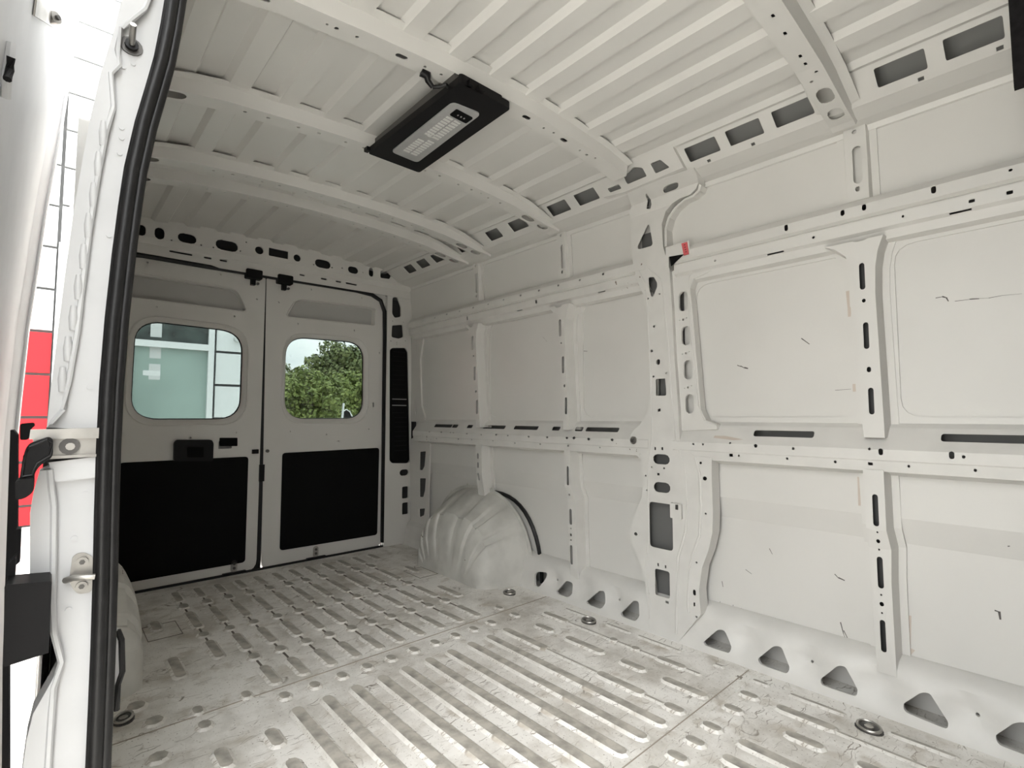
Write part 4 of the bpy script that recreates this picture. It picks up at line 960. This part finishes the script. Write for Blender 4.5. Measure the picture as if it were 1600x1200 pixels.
p = Vector(cor[3]); b = MB(); b.box((p.x-.004, p.y-.014, 1.888), (p.x+.02, p.y, 1.902), M['plastic']); b.build('mounting_tab', hous)
b = MB(); b.box((cor[3][0]+.03, cor[3][1]+.012, 1.908), (cor[0][0]-.03, cor[3][1]+.03, 1.935), M['darksteel']); b.build('side_bracket', hous)
ln = [(lambda p: (p.x, p.y))(at_z(a, c, 1.882)) for a, c in ((707, 160), (752, 178), (652, 254), (611, 237))]
b = MB(); b.prism(rnd(ln, .02), Fl, -.004, .0, M['lens']); lens = b.build('lamp_lens', lp)
O, U, V_ = Vector(ln[3]), Vector(ln[0])-Vector(ln[3]), Vector(ln[2])-Vector(ln[3])
b = MB()
for r0 in (.27, .55):
    for k in range(18):
        if r0 < .3 and k in (7, 8) : continue
        if r0 > .5 and k == 8: continue
        c = O+U*(.12+.041*k)+V_*r0
        for j in range(3):
            d = c+V_*(.075*j)
            b.prism([(d.x-.005, d.y-.004), (d.x+.004, d.y-.004), (d.x+.004, d.y+.004), (d.x-.005, d.y+.004)], Fl, -.0055, -.004, M['led'])
b.build('led_rows', lens, kind='stuff')
c = O+U*.5+V_*.42
b = MB(); b.tube([(c.x+.012*math.cos(a*math.pi/8), c.y+.012*math.sin(a*math.pi/8), 1.8805) for a in range(17)], .0015, M['led'], 6, cap=False)
b.tube([(c.x-.005, c.y-.004, 1.8805), (c.x+.006, c.y+.005, 1.8805)], .0015, M['led'], 6); b.build('round_mark', lens)
sw = [O+U*.86+V_*.24, O+U*.86+V_*.84, O+U*.96+V_*.84, O+U*.96+V_*.24]
b = MB(); b.prism(rnd([(p.x, p.y) for p in sw], .006), Fl, -.007, -.004, M['trim']); swp = b.build('switch_panel', lens)
for k in range(3):
    c = O+U*.91+V_*(.42+.11*k); b = MB(); b.prism(circ(c.x, c.y, .0035, 8, .0025), Fl, -.0085, -.007, M['lens']); b.build('button', lens)
h0 = at_z(658, 112, 1.925); h1 = at_z(676, 136, 1.895); h2 = at_z(686, 136, 1.898); h3 = at_z(706, 134, 1.9)
b = MB(); b.tube([h0, at_z(668, 118, 1.92), h0.lerp(h1, .6), h1], [.014, .013, .009, .007], M['rubber'], 8); b.tube([h1, h2, at_z(696, 132, 1.9), h3+Vector((-.02, .02, 0))], .006, M['rubber'], 8)
b.build('cable', lp, smooth=60)

# black shelf lining at the front top corner
b = MB(); x0 = -.054
b.prism(rnd([(1.60, 1.672), (1.862, 1.80), (1.862, 1.86), (1.79, 1.872), (1.69, 1.94), (1.60, 1.94)], .01), lambda y, z, w: (x0-.004+w, y, z), 0, .5, M['net'])
b.box((x0-.006, 1.58, 1.665), (x0+.49, 1.60, 1.95), M['net'])
o = b.build('overhead_lining'); tag(o, 'mottled black lining at the top right corner under the roof', 'lining')

# ================================================================== OUTSIDE
g = MB(); g.box((-120, -60, -.60), (60, 80, -.535), M['concrete']); struct(g.build('ground'))
bd = empty('showroom_building', (-8.6, -2, -.535)); tag(bd, 'white panelled building with a red clad column and large window behind the van', 'building')
BX = -8.6
def by(px, py=600): return at_x(px, py, BX).y
z0 = -.535
b = MB(); b.box((BX-3, by(-300), z0), (BX-.05, by(415), 7.5), M['bjoint']); b.build('building_core', bd)
yl, yr = by(20, 700), by(74, 700)
def panel(y0, y1, za, zb, m, x=BX):
    e = .018; b = MB(); b.box((x-.05, y0+e, za+e), (x, y1-e, zb-e), m); b.build('cladding_panel', bd)
zr = [at_x(50, q, BX).z for q in (822, 790, 722, 652, 584, 516)]
for a, c in zip(zr, zr[1:]): panel(yl-1.6, yr, a, c, M['bred'])
b = MB(); b.box((BX-.05, yl-3.2, z0), (BX+.02, yr, zr[0]-.008), M['bgrey']); b.build('plinth', bd)
z = zr[-1]; dz = .54
while z < 7.4: panel(yl-1.6, yr, z, z+dz, M['bwhite']); panel(yl-4.6, yl-1.6, z, z+dz, M['bwhite']); z += dz
for a, c in zip(zr, zr[1:]): panel(yl-4.6, yl-1.6, a, c, M['bred'])
# window zone
wy0, wy1 = by(84, 640), by(322, 640)
ztr = at_x(290, 541, BX).z; ztop = ztr+1.0
mw = .05
def frame(y0, y1, za, zb): b = MB(); b.box((BX-.04, y0, za), (BX+.03, y1, zb), M['bwhite']); b.build('window_frame', bd)
ym = by(200, 600)
for y in (yr+.002, ym-.045, wy1): frame(y, y+.075, z0, ztop+.2)
frame(yr+.09, wy1, ztr-.045, ztr+.045); frame(yr+.09, wy1, ztop, ztop+.2)
for y0, y1 in ((yr+.09, ym-.045), (ym+.045, wy1)):
    b = MB(); b.box((BX-.045, y0, ztr+.045), (BX-.03, y1, ztop), M['darkglass']); b.build('window_pane', bd)
    b = MB(); b.box((BX-.045, y0, z0), (BX-.03, y1, ztr-.045), M['frost']); b.build('window_pane', bd)
b = MB(); p = at_x(237, 583, BX-.03); b.box((BX-.03, p.y-.1, p.z-.035), (BX-.026, p.y+.1, p.z+.035), M['bwhite']); b.build('paper_notice', bd)
b = MB()
for k in range(4): b.box((BX-.03, by(232)+.0, ztr-.5+.3*k), (BX-.027, by(250), ztr-.28+.3*k), M['bgrey'])
b.build('window_reflection', bd)  # grey strips painted in as a ladder-like reflection on the glass
zj = [at_x(350, q, BX).z for q in (654, 602, 550)]; dz = zj[1]-zj[0]
z = zj[0]-2*dz
while z < 7.4: panel(wy1+.09, by(415), z, z+dz, M['bwhite']); z += dz
z = ztop+.2
while z < 7.4: panel(yr, wy1+.09, z, min(z+dz, 7.5), M['bwhite']); z += dz
b = MB(); p = at_x(370, 530, BX); b.tube([(BX, p.y, p.z), (BX+.08, p.y, p.z)], .05, M['bgrey'], 10); b.build('wall_light', bd)

def tree(px, dist, h, crown, lm, label, nl=5200, zc=None):
    d = ray(px, 640); d = Vector((d.x, d.y, 0)).normalized(); p = Vector((CAM.x, CAM.y, 0))+d*dist
    rs = random.Random(int(px*7+dist)); root = empty('tree', (p.x, p.y, -.535)); tag(root, label, 'tree', 'trees behind the van')
    b = MB(); b.tube([(p.x, p.y, -.535), (p.x+.1, p.y, h*.3), (p.x-.1, p.y+.1, h*.55), (p.x, p.y, h*.72)], [.22, .17, .10, .03], M['bark'], 8)
    for k in range(7):
        a = rs.random()*6.28; z = h*(.3+.05*k); b.tube([(p.x, p.y, z), (p.x+math.cos(a)*crown*.3, p.y+math.sin(a)*crown*.3, z+.06*h), (p.x+math.cos(a)*crown*.55, p.y+math.sin(a)*crown*.55, z+.10*h)], [.06, .04, .02], M['bark'], 5)
    b.build('trunk', root)
    clumps = []
    for k in range(80):
        while True:
            v = Vector((rs.uniform(-1, 1), rs.uniform(-1, 1), rs.uniform(-1, 1)))
            if .25 < v.length < 1: break
        v.normalize(); v *= rs.uniform(.45, 1.0)
        clumps.append((Vector((p.x+v.x*crown, p.y+v.y*crown, h*.56+v.z*h*.40)), rs.uniform(.35, .62)*crown*.55))
    vs, fs = [], []
    for i in range(nl):
        c, r = rs.choice(clumps)
        v = Vector((rs.gauss(0, 1), rs.gauss(0, 1), rs.gauss(0, 1))).normalized()*r*rs.uniform(.55, 1.05); v.z *= .75
        q = c+v; s = rs.uniform(.045, .10)*(dist/20)**.9
        nrm = (v.normalized()+Vector((rs.uniform(-.8, .8), rs.uniform(-.8, .8), rs.uniform(-.3, 1.)))).normalized()
        a = nrm.orthogonal().normalized(); bb = nrm.cross(a); th = rs.random()*6.28; a, bb = a*math.cos(th)+bb*math.sin(th), bb*math.cos(th)-a*math.sin(th)
        o = len(vs); vs += [tuple(q-a*s), tuple(q+bb*s*.55), tuple(q+a*s), tuple(q-bb*s*.55)]; fs.append((o, o+1, o+2, o+3))
    m = MB(); m.add(vs, fs, lm); m.build('foliage', root, kind='stuff')
tree(548, 32, 5.35, 3.1, M['leaf_b'], 'tallest dark green tree in the right rear window', 26000)
tree(482, 18, 2.5, 1.4, M['leaf_a'], 'bright green bushy tree at the lower left of the right rear window', 11000)
tree(540, 22.5, 2.85, 1.6, M['leaf_a'], 'bright green tree at the lower right of the right rear window', 11000)
tree(628, 42, 6.6, 3.4, M['leaf_b'], 'dark tree at the right edge of the right rear window', 9000)
tree(440, 44, 4.9, 2.2, M['leaf_b'], 'dark tree at the left edge of the right rear window', 7000)
# small flag beside the trees
p0 = at_x(534, 660, -9.5); fp = empty('feather_flag', (p0.x, p0.y, -.535)); tag(fp, 'small black flag on a white pole in front of the trees', 'flag')
p1 = at_x(537, 630, -9.5); b = MB(); b.tube([(p0.x, p0.y, -.535), p0, p1], .022, M['bwhite'], 8); b.build('pole', fp)
b = MB(); q = [(lambda p: (p.y, p.z))(at_x(a, c, -9.5)) for a, c in ((537, 642), (541, 640), (546, 643), (551, 653), (553, 664), (545, 666), (540, 660))]
b.prism(q, lambda y, z, w: (-9.5-w, y, z), 0, .05, M['plastic']); b.tube([(-9.49, *v) for v in q[:5]], .012, M['bwhite'], 6); b.build('flag_cloth', fp)
